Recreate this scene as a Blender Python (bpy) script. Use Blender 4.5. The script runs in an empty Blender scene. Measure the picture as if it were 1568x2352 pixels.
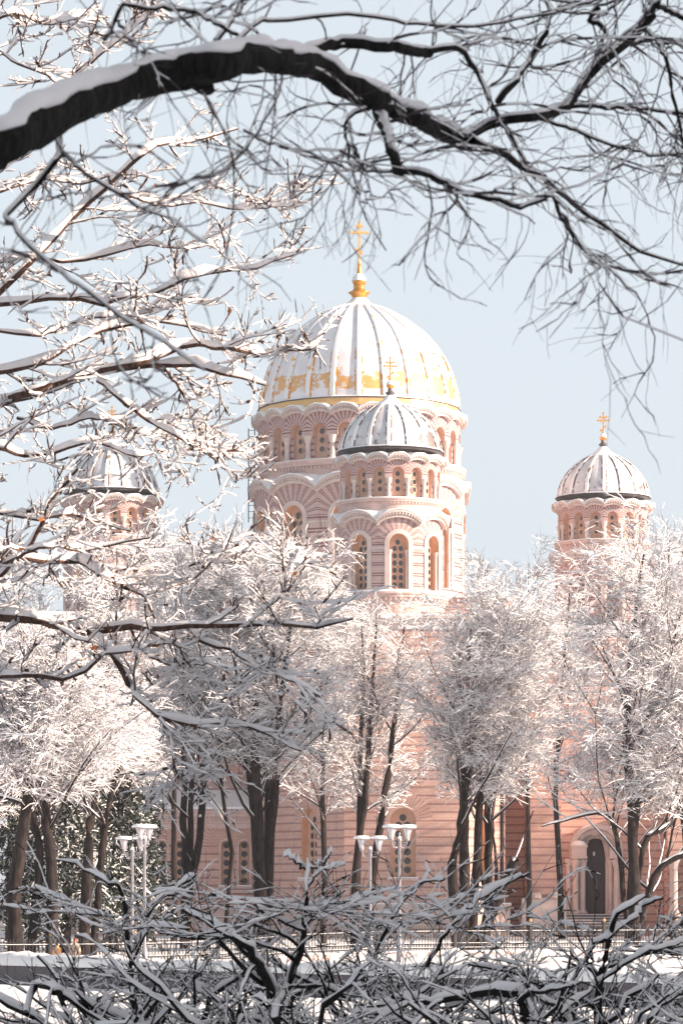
import bpy, math
import numpy as np
rng = np.random.default_rng(7)
F, H, CX, CZ = 7500.0, 2060.0, 784.0, 2.5
PI = math.pi
SUN_AZ, SUN_EL = 77.5, 19.0          # degrees from the view's reverse towards the right / above the horizon

def Pt(u, v, D):
    return np.array([(u-CX)*D/F, D, CZ-(v-H)*D/F])

scn = bpy.context.scene
COL = scn.collection

# ------------------------------------------------------------------ materials
def _mat(name):
    m = bpy.data.materials.new(name); m.use_nodes = True
    nt = m.node_tree; nt.nodes.clear()
    out = nt.nodes.new('ShaderNodeOutputMaterial')
    b = nt.nodes.new('ShaderNodeBsdfPrincipled')
    nt.links.new(b.outputs[0], out.inputs[0])
    return m, nt, b
def N(nt, t, **k):
    n = nt.nodes.new(t)
    for a, v in k.items(): setattr(n, a, v)
    return n
def mth(nt, op, a, b=None, c=None, clamp=False):
    n = nt.nodes.new('ShaderNodeMath'); n.operation = op; n.use_clamp = clamp
    for i, x in enumerate((a, b, c)):
        if x is None: continue
        if isinstance(x, (int, float)): n.inputs[i].default_value = x
        else: nt.links.new(x, n.inputs[i])
    return n.outputs[0]
def mixc(nt, f, a, b):
    n = nt.nodes.new('ShaderNodeMix'); n.data_type = 'RGBA'
    for i, x in ((0, f), (6, a), (7, b)):
        if isinstance(x, (int, float)): n.inputs[i].default_value = x
        elif isinstance(x, tuple): n.inputs[i].default_value = (*x, 1)
        else: nt.links.new(x, n.inputs[i])
    return n.outputs[2]
def noise(nt, scale, detail=3, vec=None, rough=.55):
    n = nt.nodes.new('ShaderNodeTexNoise'); n.inputs['Scale'].default_value = scale
    n.inputs['Detail'].default_value = detail; n.inputs['Roughness'].default_value = rough
    if vec is not None: nt.links.new(vec, n.inputs['Vector'])
    return n.outputs[0]
def posn(nt):
    g = nt.nodes.new('ShaderNodeNewGeometry'); return g.outputs['Position']
def sepv(nt, v):
    s = nt.nodes.new('ShaderNodeSeparateXYZ'); nt.links.new(v, s.inputs[0]); return s.outputs
def sstep(nt, x, a, b):
    n = nt.nodes.new('ShaderNodeMapRange'); n.interpolation_type = 'SMOOTHSTEP'
    nt.links.new(x, n.inputs[0]); n.inputs[1].default_value = a; n.inputs[2].default_value = b
    return n.outputs[0]
def bump(nt, b, h, dist, strength=.6):
    n = nt.nodes.new('ShaderNodeBump'); n.inputs['Strength'].default_value = strength
    n.inputs['Distance'].default_value = dist
    nt.links.new(h, n.inputs['Height']); nt.links.new(n.outputs[0], b.inputs['Normal'])

def m_plain(name, c1, c2=None, scale=6, rough=.7, metal=0, bmp=0, spec=.3):
    m, nt, b = _mat(name)
    b.inputs['Roughness'].default_value = rough; b.inputs['Metallic'].default_value = metal
    b.inputs['Specular IOR Level'].default_value = spec
    if c2 is None: b.inputs['Base Color'].default_value = (*c1, 1)
    else:
        f = sstep(nt, noise(nt, scale, 4, posn(nt)), .3, .7)
        nt.links.new(mixc(nt, f, c1, c2), b.inputs['Base Color'])
    if bmp: bump(nt, b, noise(nt, scale*3, 4, posn(nt)), bmp)
    return m

LIGHTB = (.54, .40, .39); LIGHTB2 = (.62, .48, .46); DARKB = (.19, .095, .11); DARKB2 = (.27, .145, .155)
def brick_base(nt, LIGHTB=LIGHTB, LIGHTB2=LIGHTB2):
    pz = posn(nt)
    f = sstep(nt, noise(nt, 1.3, 4, pz), .3, .7)
    c = mixc(nt, f, LIGHTB, LIGHTB2)
    s = sepv(nt, pz)
    # courses and joints laid in world height and along the wall
    course = mth(nt, 'MULTIPLY', s[2], 1/.19)
    fr = mth(nt, 'FRACT', course)
    along = mth(nt, 'ADD', mth(nt, 'ADD', s[0], mth(nt, 'MULTIPLY', s[1], .8)), mth(nt, 'MULTIPLY', mth(nt, 'MODULO', mth(nt, 'FLOOR', course), 2.0), .21))
    fv = mth(nt, 'FRACT', mth(nt, 'MULTIPLY', along, 1/.42))
    j = mth(nt, 'MAXIMUM', mth(nt, 'LESS_THAN', fr, .12), mth(nt, 'LESS_THAN', fv, .05))
    fine = noise(nt, 9, 2, pz)
    c = mixc(nt, mth(nt, 'MULTIPLY', j, .6), c, (.40, .27, .25))
    c = mixc(nt, mth(nt, 'MULTIPLY', sstep(nt, fine, .55, .8), .3), c, (.52, .34, .29))
    return c, fr
LOWB = ((.60, .375, .315), (.68, .46, .395))
def m_wallstripe(name, period=.54, width=.22, off=0.0):
    m, nt, b = _mat(name); b.inputs['Roughness'].default_value = .85; b.inputs['Specular IOR Level'].default_value = .2
    c, fr = brick_base(nt, *LOWB)
    z = sepv(nt, posn(nt))[2]
    f = mth(nt, 'FRACT', mth(nt, 'ADD', mth(nt, 'MULTIPLY', z, 1/period), off))
    st = mth(nt, 'LESS_THAN', f, width)
    sc = mixc(nt, noise(nt, 3, 3, posn(nt)), DARKB, DARKB2)
    nt.links.new(mixc(nt, mth(nt, 'MULTIPLY', st, .55), c, sc), b.inputs['Base Color'])
    bump(nt, b, mth(nt, 'GREATER_THAN', fr, .12), .01)
    return m
def m_voussoir(name, nang, wid, rmax, period, hw, double=False, off=.5, low=False):
    """UV = metres from the arch centre: rays above the springing, courses below it"""
    m, nt, b = _mat(name); b.inputs['Roughness'].default_value = .85; b.inputs['Specular IOR Level'].default_value = .2
    c, fr = brick_base(nt, *LOWB) if low else brick_base(nt)
    uv = nt.nodes.new('ShaderNodeUVMap'); s = sepv(nt, uv.outputs[0])
    ang = mth(nt, 'ARCTAN2', s[0], s[1])
    fa = mth(nt, 'FRACT', mth(nt, 'ADD', mth(nt, 'MULTIPLY', ang, nang/PI), .5 if nang % 2 == 0 else 0.0))
    fh = mth(nt, 'FRACT', mth(nt, 'ADD', mth(nt, 'MULTIPLY', s[1], 1/period), off))
    rad = mth(nt, 'SQRT', mth(nt, 'ADD', mth(nt, 'POWER', s[0], 2.0), mth(nt, 'POWER', s[1], 2.0)))
    inr = mth(nt, 'MULTIPLY', mth(nt, 'GREATER_THAN', s[1], -.02), mth(nt, 'LESS_THAN', rad, rmax))
    def band(f, w):
        d = mth(nt, 'ABSOLUTE', mth(nt, 'SUBTRACT', f, .5))
        if double:
            return mth(nt, 'MULTIPLY', mth(nt, 'GREATER_THAN', d, w*.35), mth(nt, 'LESS_THAN', d, w))
        return mth(nt, 'LESS_THAN', d, w/2)
    f = mth(nt, 'ADD', mth(nt, 'MULTIPLY', band(fa, wid), inr),
            mth(nt, 'MULTIPLY', band(fh, hw), mth(nt, 'SUBTRACT', 1.0, inr)))
    sc = mixc(nt, noise(nt, 3, 3, posn(nt)), DARKB, DARKB2)
    nt.links.new(mixc(nt, mth(nt, 'MULTIPLY', f, .6 if low else .97), c, sc), b.inputs['Base Color'])
    bump(nt, b, mth(nt, 'GREATER_THAN', fr, .12), .01)
    return m

def snowcol(nt):
    return mixc(nt, noise(nt, .8, 3, posn(nt)), (.84, .85, .88), (.93, .93, .94))
def m_snow(name='snow', sc=9, dist=.02, c1=None, c2=None):
    m, nt, b = _mat(name); b.inputs['Roughness'].default_value = .75; b.inputs['Specular IOR Level'].default_value = .25
    nt.links.new(snowcol(nt) if c1 is None else mixc(nt, noise(nt, 12, 3, posn(nt)), c1, c2), b.inputs['Base Color'])
    bump(nt, b, noise(nt, sc, 5, posn(nt)), dist)
    return m
def m_dome(name, zlo, zhi, axx, gold, dark, amount, Rr, ramt=.15, sn1=(.80, .79, .84), sn2=(.90, .90, .92)):  # default snow tones carry the lilac of the great dome's shaded side
    """roof metal under broken snow: bare plates where the snow has slid"""
    m, nt, b = _mat(name)
    p = posn(nt); s = sepv(nt, p)
    mp = nt.nodes.new('ShaderNodeMapping'); nt.links.new(p, mp.inputs[0]); mp.inputs['Scale'].default_value = (1.2, 1.2, 1.9)
    n1 = noise(nt, .9, 6, mp.outputs[0], .68)
    band = mth(nt, 'MULTIPLY', sstep(nt, s[2], zlo-.15, zlo+.1), mth(nt, 'SUBTRACT', 1.0, sstep(nt, s[2], zhi-.2, zhi+.1)))
    right = mth(nt, 'MULTIPLY', sstep(nt, s[0], axx+Rr*.35, axx+Rr*.75), mth(nt, 'SUBTRACT', 1.0, sstep(nt, s[2], zhi+Rr*.25, zhi+Rr*.5)))
    # square sheets
    q = nt.nodes.new('ShaderNodeTexBrick'); nt.links.new(mp.outputs[0], q.inputs[0])
    a2 = mth(nt, 'ARCTAN2', mth(nt, 'SUBTRACT', s[0], axx), 1.0)
    f = mth(nt, 'ADD', mth(nt, 'MULTIPLY', band, .19*amount), mth(nt, 'MULTIPLY', right, ramt))
    f = mth(nt, 'ADD', n1, f)
    bare = sstep(nt, f, .625, .715)
    mc = mixc(nt, noise(nt, 2.2, 4, p), gold, dark)
    nt.links.new(mixc(nt, bare, mixc(nt, sstep(nt, noise(nt, .7, 4, p), .35, .65), sn1, sn2), mc), b.inputs['Base Color'])
    nt.links.new(mth(nt, 'MULTIPLY', bare, .3), b.inputs['Metallic'])
    b.inputs['Roughness'].default_value = .55
    bump(nt, b, mth(nt, 'ADD', mth(nt, 'MULTIPLY', bare, -.6), mth(nt, 'MULTIPLY', noise(nt, 5, 4, p), .3)), .06)
    return m
def m_bark(name, c1, c2, sc, dist):
    m, nt, b = _mat(name); b.inputs['Roughness'].default_value = .9; b.inputs['Specular IOR Level'].default_value = .15
    p = posn(nt)
    mp = nt.nodes.new('ShaderNodeMapping'); nt.links.new(p, mp.inputs[0]); mp.inputs['Scale'].default_value = (1, 1, .25)
    n = noise(nt, sc, 5, mp.outputs[0], .65)
    nt.links.new(mixc(nt, sstep(nt, n, .35, .65), c1, c2), b.inputs['Base Color'])
    bump(nt, b, n, dist, .9)
    return m

MT = {}
MT['snow'] = m_snow()
MT['snow_fine'] = m_snow('snow_fine', 40, .006, (.76, .735, .75), (.84, .82, .83))
MT['stone'] = m_plain('pale_stone', (.60, .50, .475), (.68, .585, .555), 2.5, .8, 0, .01)
MT['stone2'] = m_plain('rosy_stone', (.58, .43, .40), (.67, .52, .49), 2.5, .85, 0, .01)
MT['ochre_bounce'] = m_plain('ochre_warm_bounce', (.66, .37, .22), (.74, .45, .30), 2.5, .85, 0, .01)  # orange bounce between sunlit reveals is put into this colour
MT['ochre_bounce_pale'] = m_plain('pale_ochre_warm_bounce', (.60, .40, .31), (.68, .47, .38), 2.5, .85, 0, .01)  # ochre of screens and upper reveals, with bounced sunlight mixed into the tone
MT['plinth'] = m_plain('plinth_plaster', (.58, .43, .38), (.68, .53, .48), 1.2, .85, 0, .01)
MT['voff_up_big'] = m_voussoir('arcade_brick_large', 12, .36, 9, .42, .30)
MT['voff_up'] = m_voussoir('arcade_brick_small', 12, .36, 9, .34, .30)
MT['voff_lo_big'] = m_voussoir('drum_brick_large', 12, .19, 9, .95, .17, True)
MT['voff_lo'] = m_voussoir('drum_brick_small', 11, .19, 9, .62, .17, True)
MT['win_wall'] = m_voussoir('banded_wall_with_arches', 21, .22, 1.75, .50, .24, low=True)
MT['wall'] = m_wallstripe('banded_wall', .50, .24)
MT['wall_plain'] = m_wallstripe('plain_brick', 3.1, .04)
MT['glass'] = m_plain('dark_glass', (.035, .035, .045), (.08, .08, .09), 1.2, .12, 0, 0, .6)
MT['gold'] = m_plain('gilding', (.85, .42, .10), (.75, .33, .07), 5, .33, .75)
MT['goldpale'] = m_plain('pale_gilding', (.80, .50, .22), (.72, .44, .2), 5, .4, .4)
MT['darkmetal'] = m_plain('roof_metal', (.10, .10, .12), (.16, .15, .16), 5, .5, .4)
MT['iron'] = m_plain('black_iron', (.03, .03, .033), (.05, .045, .045), 8, .5, .3)
MT['lampmetal'] = m_plain('grey_painted_metal', (.24, .24, .27), (.32, .32, .35), 8, .45, .3)
MT['frost'] = m_plain('frosted_lamp_glass', (.50, .50, .55), (.62, .62, .66), 8, .25, 0)
MT['granite'] = m_plain('dark_granite', (.09, .08, .09), (.19, .17, .18), 22, .7, 0, .01)
MT['bark'] = m_bark('dark_bark', (.014, .012, .012), (.045, .034, .032), 9, .03)
MT['bark_near'] = m_bark('wet_dark_bark', (.007, .007, .007), (.026, .022, .020), 38, .02)
MT['bark_left'] = m_bark('brown_bark', (.05, .032, .028), (.13, .075, .055), 30, .01)
MT['twig'] = m_plain('twig_bark', (.14, .115, .135), (.22, .185, .205), 5, .85)
MT['twig_near'] = m_plain('twig_bark_dark', (.055, .042, .046), (.09, .068, .072), 15, .85)
MT['needles'] = m_plain('spruce_needles', (.018, .03, .022), (.045, .06, .042), 2.5, .8)
MT['leaf'] = m_plain('dry_leaf', (.45, .16, .04), (.35, .10, .03), 20, .8)
MT['door'] = m_plain('dark_door', (.035, .025, .035), (.06, .04, .05), 4, .5)

# ------------------------------------------------------------------ mesh building
class MB:
    def __init__(s): s.v = []; s.f = []; s.m = []; s.uv = []
    def add(s, vs, fs, mi=0, uvs=None):
        o = len(s.v); s.v.extend([tuple(map(float, p)) for p in vs])
        s.uv.extend(uvs if uvs is not None else [(0, 0)]*len(vs))
        for f in fs:
            s.f.append(tuple(i+o for i in f)); s.m.append(mi)
    def box(s, c, d, rz=0, mi=0, tilt=0):
        cx, cy, cz = c; a, b_, e = d[0]/2, d[1]/2, d[2]/2
        ca, sa = math.cos(rz), math.sin(rz); ct, st = math.cos(tilt), math.sin(tilt)
        vs = []
        for k in (-1, 1):
            for i, j in ((-1, -1), (1, -1), (1, 1), (-1, 1)):
                x, y, z = i*a, j*b_, k*e
                x, z = x*ct - z*st, x*st + z*ct
                vs.append((cx+x*ca-y*sa, cy+x*sa+y*ca, cz+z))
        s.add(vs, [(3, 2, 1, 0), (4, 5, 6, 7), (0, 1, 5, 4), (1, 2, 6, 5), (2, 3, 7, 6), (3, 0, 4, 7)], mi)
    def lathe(s, cx, cy, prof, n=32, mi=0, a0=0.0):
        vs = []; k = len(prof)
        for i in range(n):
            a = a0 + 2*PI*i/n
            for r, z in prof: vs.append((cx+r*math.sin(a), cy-r*math.cos(a), z))
        fs = []
        for i in range(n):
            j = (i+1) % n
            for q in range(k-1): fs.append((i*k+q, j*k+q, j*k+q+1, i*k+q+1))
        s.add(vs, fs, mi)
    def grid(s, rows, mi=0, uv=None, closed=False):
        n = len(rows[0]); vs = [p for r in rows for p in r]
        fs = []
        for i in range(len(rows)-1):
            for j in range(n-1 + (1 if closed else 0)):
                j2 = (j+1) % n
                fs.append((i*n+j, i*n+j2, (i+1)*n+j2, (i+1)*n+j))
        s.add(vs, fs, mi, uv)
    def tube(s, pts, rad, n=8, mi=0):
        pts = [np.array(p, float) for p in pts]; k = len(pts)
        rad = [rad]*k if isinstance(rad, (int, float)) else list(rad)
        rows = []
        for i in range(k):
            t = pts[min(i+1, k-1)] - pts[max(i-1, 0)]; t = t/np.linalg.norm(t)
            up = np.array([0, 0, 1.]) if abs(t[2]) < .9 else np.array([0, 1., 0])
            a = np.cross(t, up); a /= np.linalg.norm(a); b = np.cross(a, t)
            rows.append([pts[i] + rad[i]*(a*math.cos(2*PI*j/n) + b*math.sin(2*PI*j/n)) for j in range(n)])
        s.grid(rows, mi, closed=True)
        o = len(s.v)
        s.add([pts[0], pts[-1]] + rows[0] + rows[-1], [(0, 2+(j+1) % n, 2+j) for j in range(n)] + [(1, 2+n+j, 2+n+(j+1) % n) for j in range(n)], mi)
    def build(s, name, mats, parent=None, smooth=False, autosm=None):
        me = bpy.data.meshes.new(name); me.from_pydata(s.v, [], s.f)
        mats = mats if isinstance(mats, (list, tuple)) else [mats]
        for m in mats: me.materials.append(MT[m] if isinstance(m, str) else m)
        me.polygons.foreach_set('material_index', np.array(s.m, np.int32))
        if any(u != (0, 0) for u in s.uv):
            uvl = me.uv_layers.new(name='UVMap')
            li = np.empty(len(me.loops), np.int32); me.loops.foreach_get('vertex_index', li)
            uvl.data.foreach_set('uv', np.array(s.uv, np.float32)[li].ravel())
        if smooth: me.polygons.foreach_set('use_smooth', np.ones(len(me.polygons), bool))
        me.update()
        o = bpy.data.objects.new(name, me); COL.objects.link(o)
        if parent is not None: attach(o, parent)
        return o
def attach(o, parent):
    o.parent = parent
    from mathutils import Matrix
    loc = Matrix.Translation(parent.get('_w', (0, 0, 0)))
    o.matrix_parent_inverse = loc.inverted()
def thing(name, label, cat, loc=(0, 0, 0), group=None):
    o = bpy.data.objects.new(name, None); COL.objects.link(o); o.location = loc
    o['label'] = label; o['category'] = cat; o['_w'] = [float(x) for x in loc]
    if group: o['group'] = group
    o.empty_display_size = .5
    return o
def tag(o, label, cat=None, group=None, kind=None):
    o['label'] = label
    if cat: o['category'] = cat
    if group: o['group'] = group
    if kind: o['kind'] = kind
    return o
def struct(o): o['kind'] = 'structure'; return o

def quadmesh(name, V, Q, Mi, mats, parent=None, smooth=True):
    me = bpy.data.meshes.new(name)
    me.vertices.add(len(V)); me.vertices.foreach_set('co', np.ascontiguousarray(V, np.float32).ravel())
    nq = len(Q)
    me.loops.add(nq*4); me.loops.foreach_set('vertex_index', np.ascontiguousarray(Q, np.int32).ravel())
    me.polygons.add(nq); me.polygons.foreach_set('loop_start', np.arange(nq, dtype=np.int32)*4)
    me.polygons.foreach_set('loop_total', np.full(nq, 4, np.int32))
    for m in mats: me.materials.append(MT[m])
    me.polygons.foreach_set('material_index', np.ascontiguousarray(Mi, np.int32))
    me.polygons.foreach_set('use_smooth', np.full(nq, smooth))
    me.update(calc_edges=True); me.validate()
    o = bpy.data.objects.new(name, me); COL.objects.link(o)
    if parent is not None: attach(o, parent)
    return o

# ------------------------------------------------------------------ swept branches
def nrm(a): return a/np.maximum(np.linalg.norm(a, axis=-1, keepdims=True), 1e-9)
def frames(P):
    t = np.empty_like(P); t[:, 1:-1] = P[:, 2:]-P[:, :-2]; t[:, 0] = P[:, 1]-P[:, 0]; t[:, -1] = P[:, -1]-P[:, -2]
    t = nrm(t)
    z = np.zeros_like(t); z[..., 2] = 1
    v = np.abs(t[..., 2:3]) > .97
    ref = np.where(v, np.array([0, -1., 0]), z)
    a = nrm(np.cross(t, ref)); b = nrm(np.cross(a, t))
    return t, a, b
def sweep(P, secx, secy):
    """secx, secy: (M,k,n) offsets along side / up"""
    t, a, b = frames(P); M, k, n = secx.shape
    V = P[:, :, None, :] + a[:, :, None, :]*secx[..., None] + b[:, :, None, :]*secy[..., None]
    base = (np.arange(M)[:, None, None]*k + np.arange(k-1)[None, :, None])*n
    j = np.arange(n)[None, None, :]; j2 = (j+1) % n
    Q = np.stack([base+j, base+j2, base+n+j2, base+n+j], -1).reshape(-1, 4)
    return V.reshape(-1, 3), Q, t
class Sw:
    def __init__(s): s.V = []; s.Q = []; s.M = []; s.n = 0
    def put(s, V, Q, Mi):
        s.V.append(V); s.Q.append(Q+s.n); s.M.append(Mi); s.n += len(V)
    def round(s, P, R, n=8, mi=0, rough=0.0):
        M, k, _ = P.shape; a = np.arange(n)*2*PI/n
        w = 1 + (rng.normal(size=(M, k, n))*rough if rough else 0)
        V, Q, t = sweep(P, R[..., None]*np.cos(a)*w, R[..., None]*np.sin(a)*w)
        s.put(V, Q, np.full(len(Q), mi))
    def twigs(s, P, R, hs, ws, mb=0, ms=1, patch=0.0):
        """thin twigs: a 4-sided bark spine whose upper half carries snow (hs high, ws half wide)"""
        M, k, _ = P.shape
        _, a, b = frames(P); t, _, _ = frames(P)
        hor = np.sqrt(np.clip(1-t[..., 2]**2, 0, 1))
        lum = 1 + .3*rng.normal(size=(M, k)).clip(-1.2, 1.8)
        h = hs*np.clip(hor*1.4-.35, 0, 1)*lum.clip(.15, 2); wd = np.maximum(R, ws*np.clip(hor*1.4-.35, 0, 1)*lum.clip(.3, 1.6))
        h[:, -1] *= .4; wd[:, -1] *= .5
        sx = np.stack([np.zeros_like(R), wd, np.zeros_like(R), -wd], -1)
        sy = np.stack([-R, -R*.35, R+h, -R*.35], -1)
        V, Q, _ = sweep(P, sx, sy)
        Mi = np.full((M, k-1, 4), mb); Mi[:, :, 1] = ms; Mi[:, :, 2] = ms
        bare = (hor[:, :-1] < .38)
        if patch: bare |= rng.random((M, k-1)) < patch
        Mi[bare] = mb
        s.put(V, Q, Mi.reshape(-1))
    def cap(s, P, R, thick, mi=0, wfac=.95, minw=0.0, n=8, slope=1.3, lump=.3, y0f=.45, gap=0.0):
        """a loaf of snow lying along the top of each branch"""
        M, k, _ = P.shape; t, _, _ = frames(P)
        hor = np.sqrt(np.clip(1-t[..., 2]**2, 0, 1))
        g = np.clip((hor-.35)*slope/.65, 0, 1)
        ln = rng.normal(size=(M, k))*lump
        if k > 4: ln[:, 1:-1] = (ln[:, 1:-1]*.6 + ln[:, :-2]*.25 + ln[:, 2:]*.25)
        h = thick*g*np.clip(1+ln, .12, 2.2)
        if gap: h = np.where(rng.random((M, k)) < gap, h*.12, h)
        w = np.maximum(R*wfac, minw)*(.55+.45*g)*np.clip(1+ln*.35, .5, 1.4)
        h[:, 0] *= .3; h[:, -1] *= .3; w[:, -1] *= .6
        a = np.linspace(0, PI, n-1)
        cx = np.concatenate([np.cos(a), [0]]); cy = np.concatenate([np.sin(a)**.8, [-.2]])
        sx = w[..., None]*cx
        y0 = R*y0f
        sy = y0[..., None] + (h + R*.5)[..., None]*cy - np.where(g[..., None] < .05, R[..., None]*1.1, 0)
        V, Q, _ = sweep(P, sx, sy)
        s.put(V, Q, np.full(len(Q), mi))
    def build(s, name, mats, parent=None, smooth=True):
        return quadmesh(name, np.concatenate(s.V), np.concatenate(s.Q), np.concatenate(s.M), mats, parent, smooth)

def resample(pts, k, jit=0.0, smooth=True):
    """pts (n,4): x,y,z,r -> k points, Catmull-Rom"""
    p = np.array(pts, float); d = np.concatenate([[0], np.cumsum(np.linalg.norm(np.diff(p[:, :3], axis=0), axis=1))])
    tt = np.linspace(0, d[-1], k); out = np.empty((k, p.shape[1]))
    ext = np.vstack([2*p[0]-p[1], p, 2*p[-1]-p[-2]])
    idx = np.clip(np.searchsorted(d, tt, side='right')-1, 0, len(p)-2)
    for i in range(k):
        q = idx[i]; s_ = (tt[i]-d[q])/max(d[q+1]-d[q], 1e-9)
        p0, p1, p2, p3 = ext[q], ext[q+1], ext[q+2], ext[q+3]
        c = .5*((2*p1)+(-p0+p2)*s_+(2*p0-5*p1+4*p2-p3)*s_**2+(-p0+3*p1-3*p2+p3)*s_**3)
        lin = p1+(p2-p1)*s_
        out[i] = .7*c+.3*lin
        out[i, 3:] = lin[3:]
    if jit: out[1:-1, :3] += rng.normal(size=(k-2, 3))*jit
    return out
def spawn(P, R, c, L, ang, k, tmin=.15, tmax=1.0, up=0.0, curl=.12, rr=.55, lfall=.4, taper=.35, flat=0.0, side=None, rmin=0.0, lvar=.35, droop=0.0):
    M, kk, _ = P.shape
    t = tmin + (tmax-tmin)*((np.arange(c)[None]+rng.random((M, c)))/c)
    x = t*(kk-1); i = np.clip(x.astype(int), 0, kk-2); f = (x-i)[..., None]
    m = np.arange(M)[:, None]
    pos = P[m, i]*(1-f) + P[m, i+1]*f
    tan = nrm(P[m, i+1]-P[m, i])
    rad = R[m, i]*(1-f[..., 0]) + R[m, i+1]*f[..., 0]
    pos = pos.reshape(-1, 3); tan = tan.reshape(-1, 3); rad = rad.reshape(-1); tf = t.reshape(-1)
    n = len(pos)
    rv = rng.normal(size=(n, 3)); rv[:, 2] *= (1-flat)
    if side is not None: rv = rv + np.array(side)*1.0
    per = nrm(rv - tan*(rv*tan).sum(-1, keepdims=True))
    an = np.radians(ang*(1+.3*rng.normal(size=(n, 1)))).clip(.12, 2.0)
    d = nrm(tan*np.cos(an)+per*np.sin(an))
    Li = L*(1-lfall*tf)*np.clip(1+lvar*rng.normal(size=n), .25, 2)
    out = np.empty((n, k, 3)); out[:, 0] = pos
    cv = rng.normal(size=(n, 3))*curl
    for j in range(1, k):
        d = nrm(d + cv/k + np.array([0, 0, 1.])*((up - droop*(j/k))/k) + rng.normal(size=(n, 3))*curl*.5)
        out[:, j] = out[:, j-1] + d*(Li/(k-1))[:, None]
    r0 = np.maximum(rad*rr, rmin)
    Ro = r0[:, None]*np.linspace(1, taper, k)[None]
    return out, Ro
SKY_SAT, SKY_STR, SUN_E, SUN_C, EXPO = .24, .092, 5.0, (1.0, .77, .60), 1.2
SKY_HAZE = (3.62, 4.05, 4.42)
HAZE_D = .0003
# ================================================================== CATHEDRAL
church = thing('cathedral', 'pink and cream banded brick cathedral with five ribbed snowy domes behind the trees', 'cathedral', (3, 196, 0))
def cylmap(ax, ay, R, th0):
    def M(s, z, d=0.0):
        th = th0 + s/R; r = R+d
        return (ax+r*math.sin(th), ay-r*math.cos(th), z)
    return M
def flatmap(A, B):
    A = np.array(A, float); B = np.array(B, float); L = np.linalg.norm(B-A); t = (B-A)/L; n = np.array([t[1], -t[0]])
    def M(s, z, d=0.0):
        p = A + t*s + n*d
        return (p[0], p[1], z)
    return M, L
def shiftmap(M, s0): return lambda s, z, d=0.0: M(s+s0, z, d)

def outline(ow, zo, zs, rows, m2=14):
    pts = [(-ow, z) for z in rows] + [(-ow*math.cos(PI*i/m2), zs+ow*math.sin(PI*i/m2)) for i in range(1, m2)] + [(ow, z) for z in rows[::-1]]
    return pts
def bay(mb, M, W, zb, zo, zs, ow, zv, zp, dep, mi=0, zcap=None, rec=.25, rings=4, W2=None, jm=None):
    """one arched bay of wall, opening included. W half width of the bay"""
    W2 = W if W2 is None else W2
    rows = [zo, zs] if zcap is None else [zo, zcap-.012, zcap+.012, zs]
    m2 = 14
    inn = outline(ow, zo, zs, rows, m2)
    h = max(zp-zv, 1e-4); r = (W*W+h*h)/(2*h); zc = zp-r; c = zc-zs
    out = [(-W, z) for z in rows]
    for i in range(1, m2):
        a = PI*i/m2; dx, dz = -math.cos(a), math.sin(a)
        Wl = W if dx < 0 else W2
        if zp-zv < 1e-3:
            t = (zp-zs)/max(dz, 1e-6)
        else:
            disc = c*c*dz*dz-c*c+r*r; t = dz*c+math.sqrt(max(disc, 0))
        if abs(t*dx) > Wl:
            t = Wl/abs(dx)
            out.append((t*dx, min(zs+t*dz, zv if zp-zv > 1e-3 else zp)))
        else: out.append((t*dx, zs+t*dz))
    out += [(W2, z) for z in rows[::-1]]
    def dd(z): return -rec if (zcap is not None and z < zcap) else 0.0
    R_ = []; U = []
    for q in range(rings+1):
        f = q/rings; row = []
        for (a, b_), (e, g) in zip(inn, out):
            s, z = a+(e-a)*f, b_+(g-b_)*f
            row.append(M(s, z, dd(z))); U.append((s, z-zs))
        R_.append(row)
    mb.grid(R_, mi, U)
    # upper corners of the bay
    for sgn, Wl in ((-1, W), (1, W2)):
        side = [p for p in out if abs(p[0]-sgn*Wl) < 1e-6]
        zt = max(p[1] for p in side)
        if zt < zv-1e-3 or True:
            # triangle between last side point and first top point
            tops = [p for p in out if abs(p[0]-sgn*Wl) > 1e-6]
            if tops:
                q = tops[0] if sgn < 0 else tops[-1]
                arcp = []
                for i in range(6):
                    s = sgn*Wl + (q[0]-sgn*Wl)*i/5
                    zz = zc+math.sqrt(max(r*r-s*s, 0)) if zp-zv > 1e-3 else zp
                    arcp.append((s, zz))
                poly = [(sgn*Wl, zt)] + arcp
                mb.add([M(s, z, dd(z)) for s, z in poly], [(0, i, i+1) for i in range(1, len(poly)-1)], mi, [(s, z-zs) for s, z in poly])
    # below the sill
    if zo > zb:
        k = 8; ss = [-W+(W+W2)*i/k for i in range(k+1)]; zz = [zb, zo]
        mb.grid([[M(s, z, dd(z)) for s in ss] for z in zz], mi, [(s, z-zs) for z in zz for s in ss])
    # reveal
    j2 = mi if jm is None else jm
    mb.grid([[M(s, z, dd(z)) for s, z in inn], [M(s, z, -dep) for s, z in inn]], j2, [(0.0001, z-zs) for s, z in inn]*2)
    mb.grid([[M(-ow, zo, dd(zo)), M(ow, zo, dd(zo))], [M(-ow, zo, -dep), M(ow, zo, -dep)]], j2)
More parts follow.
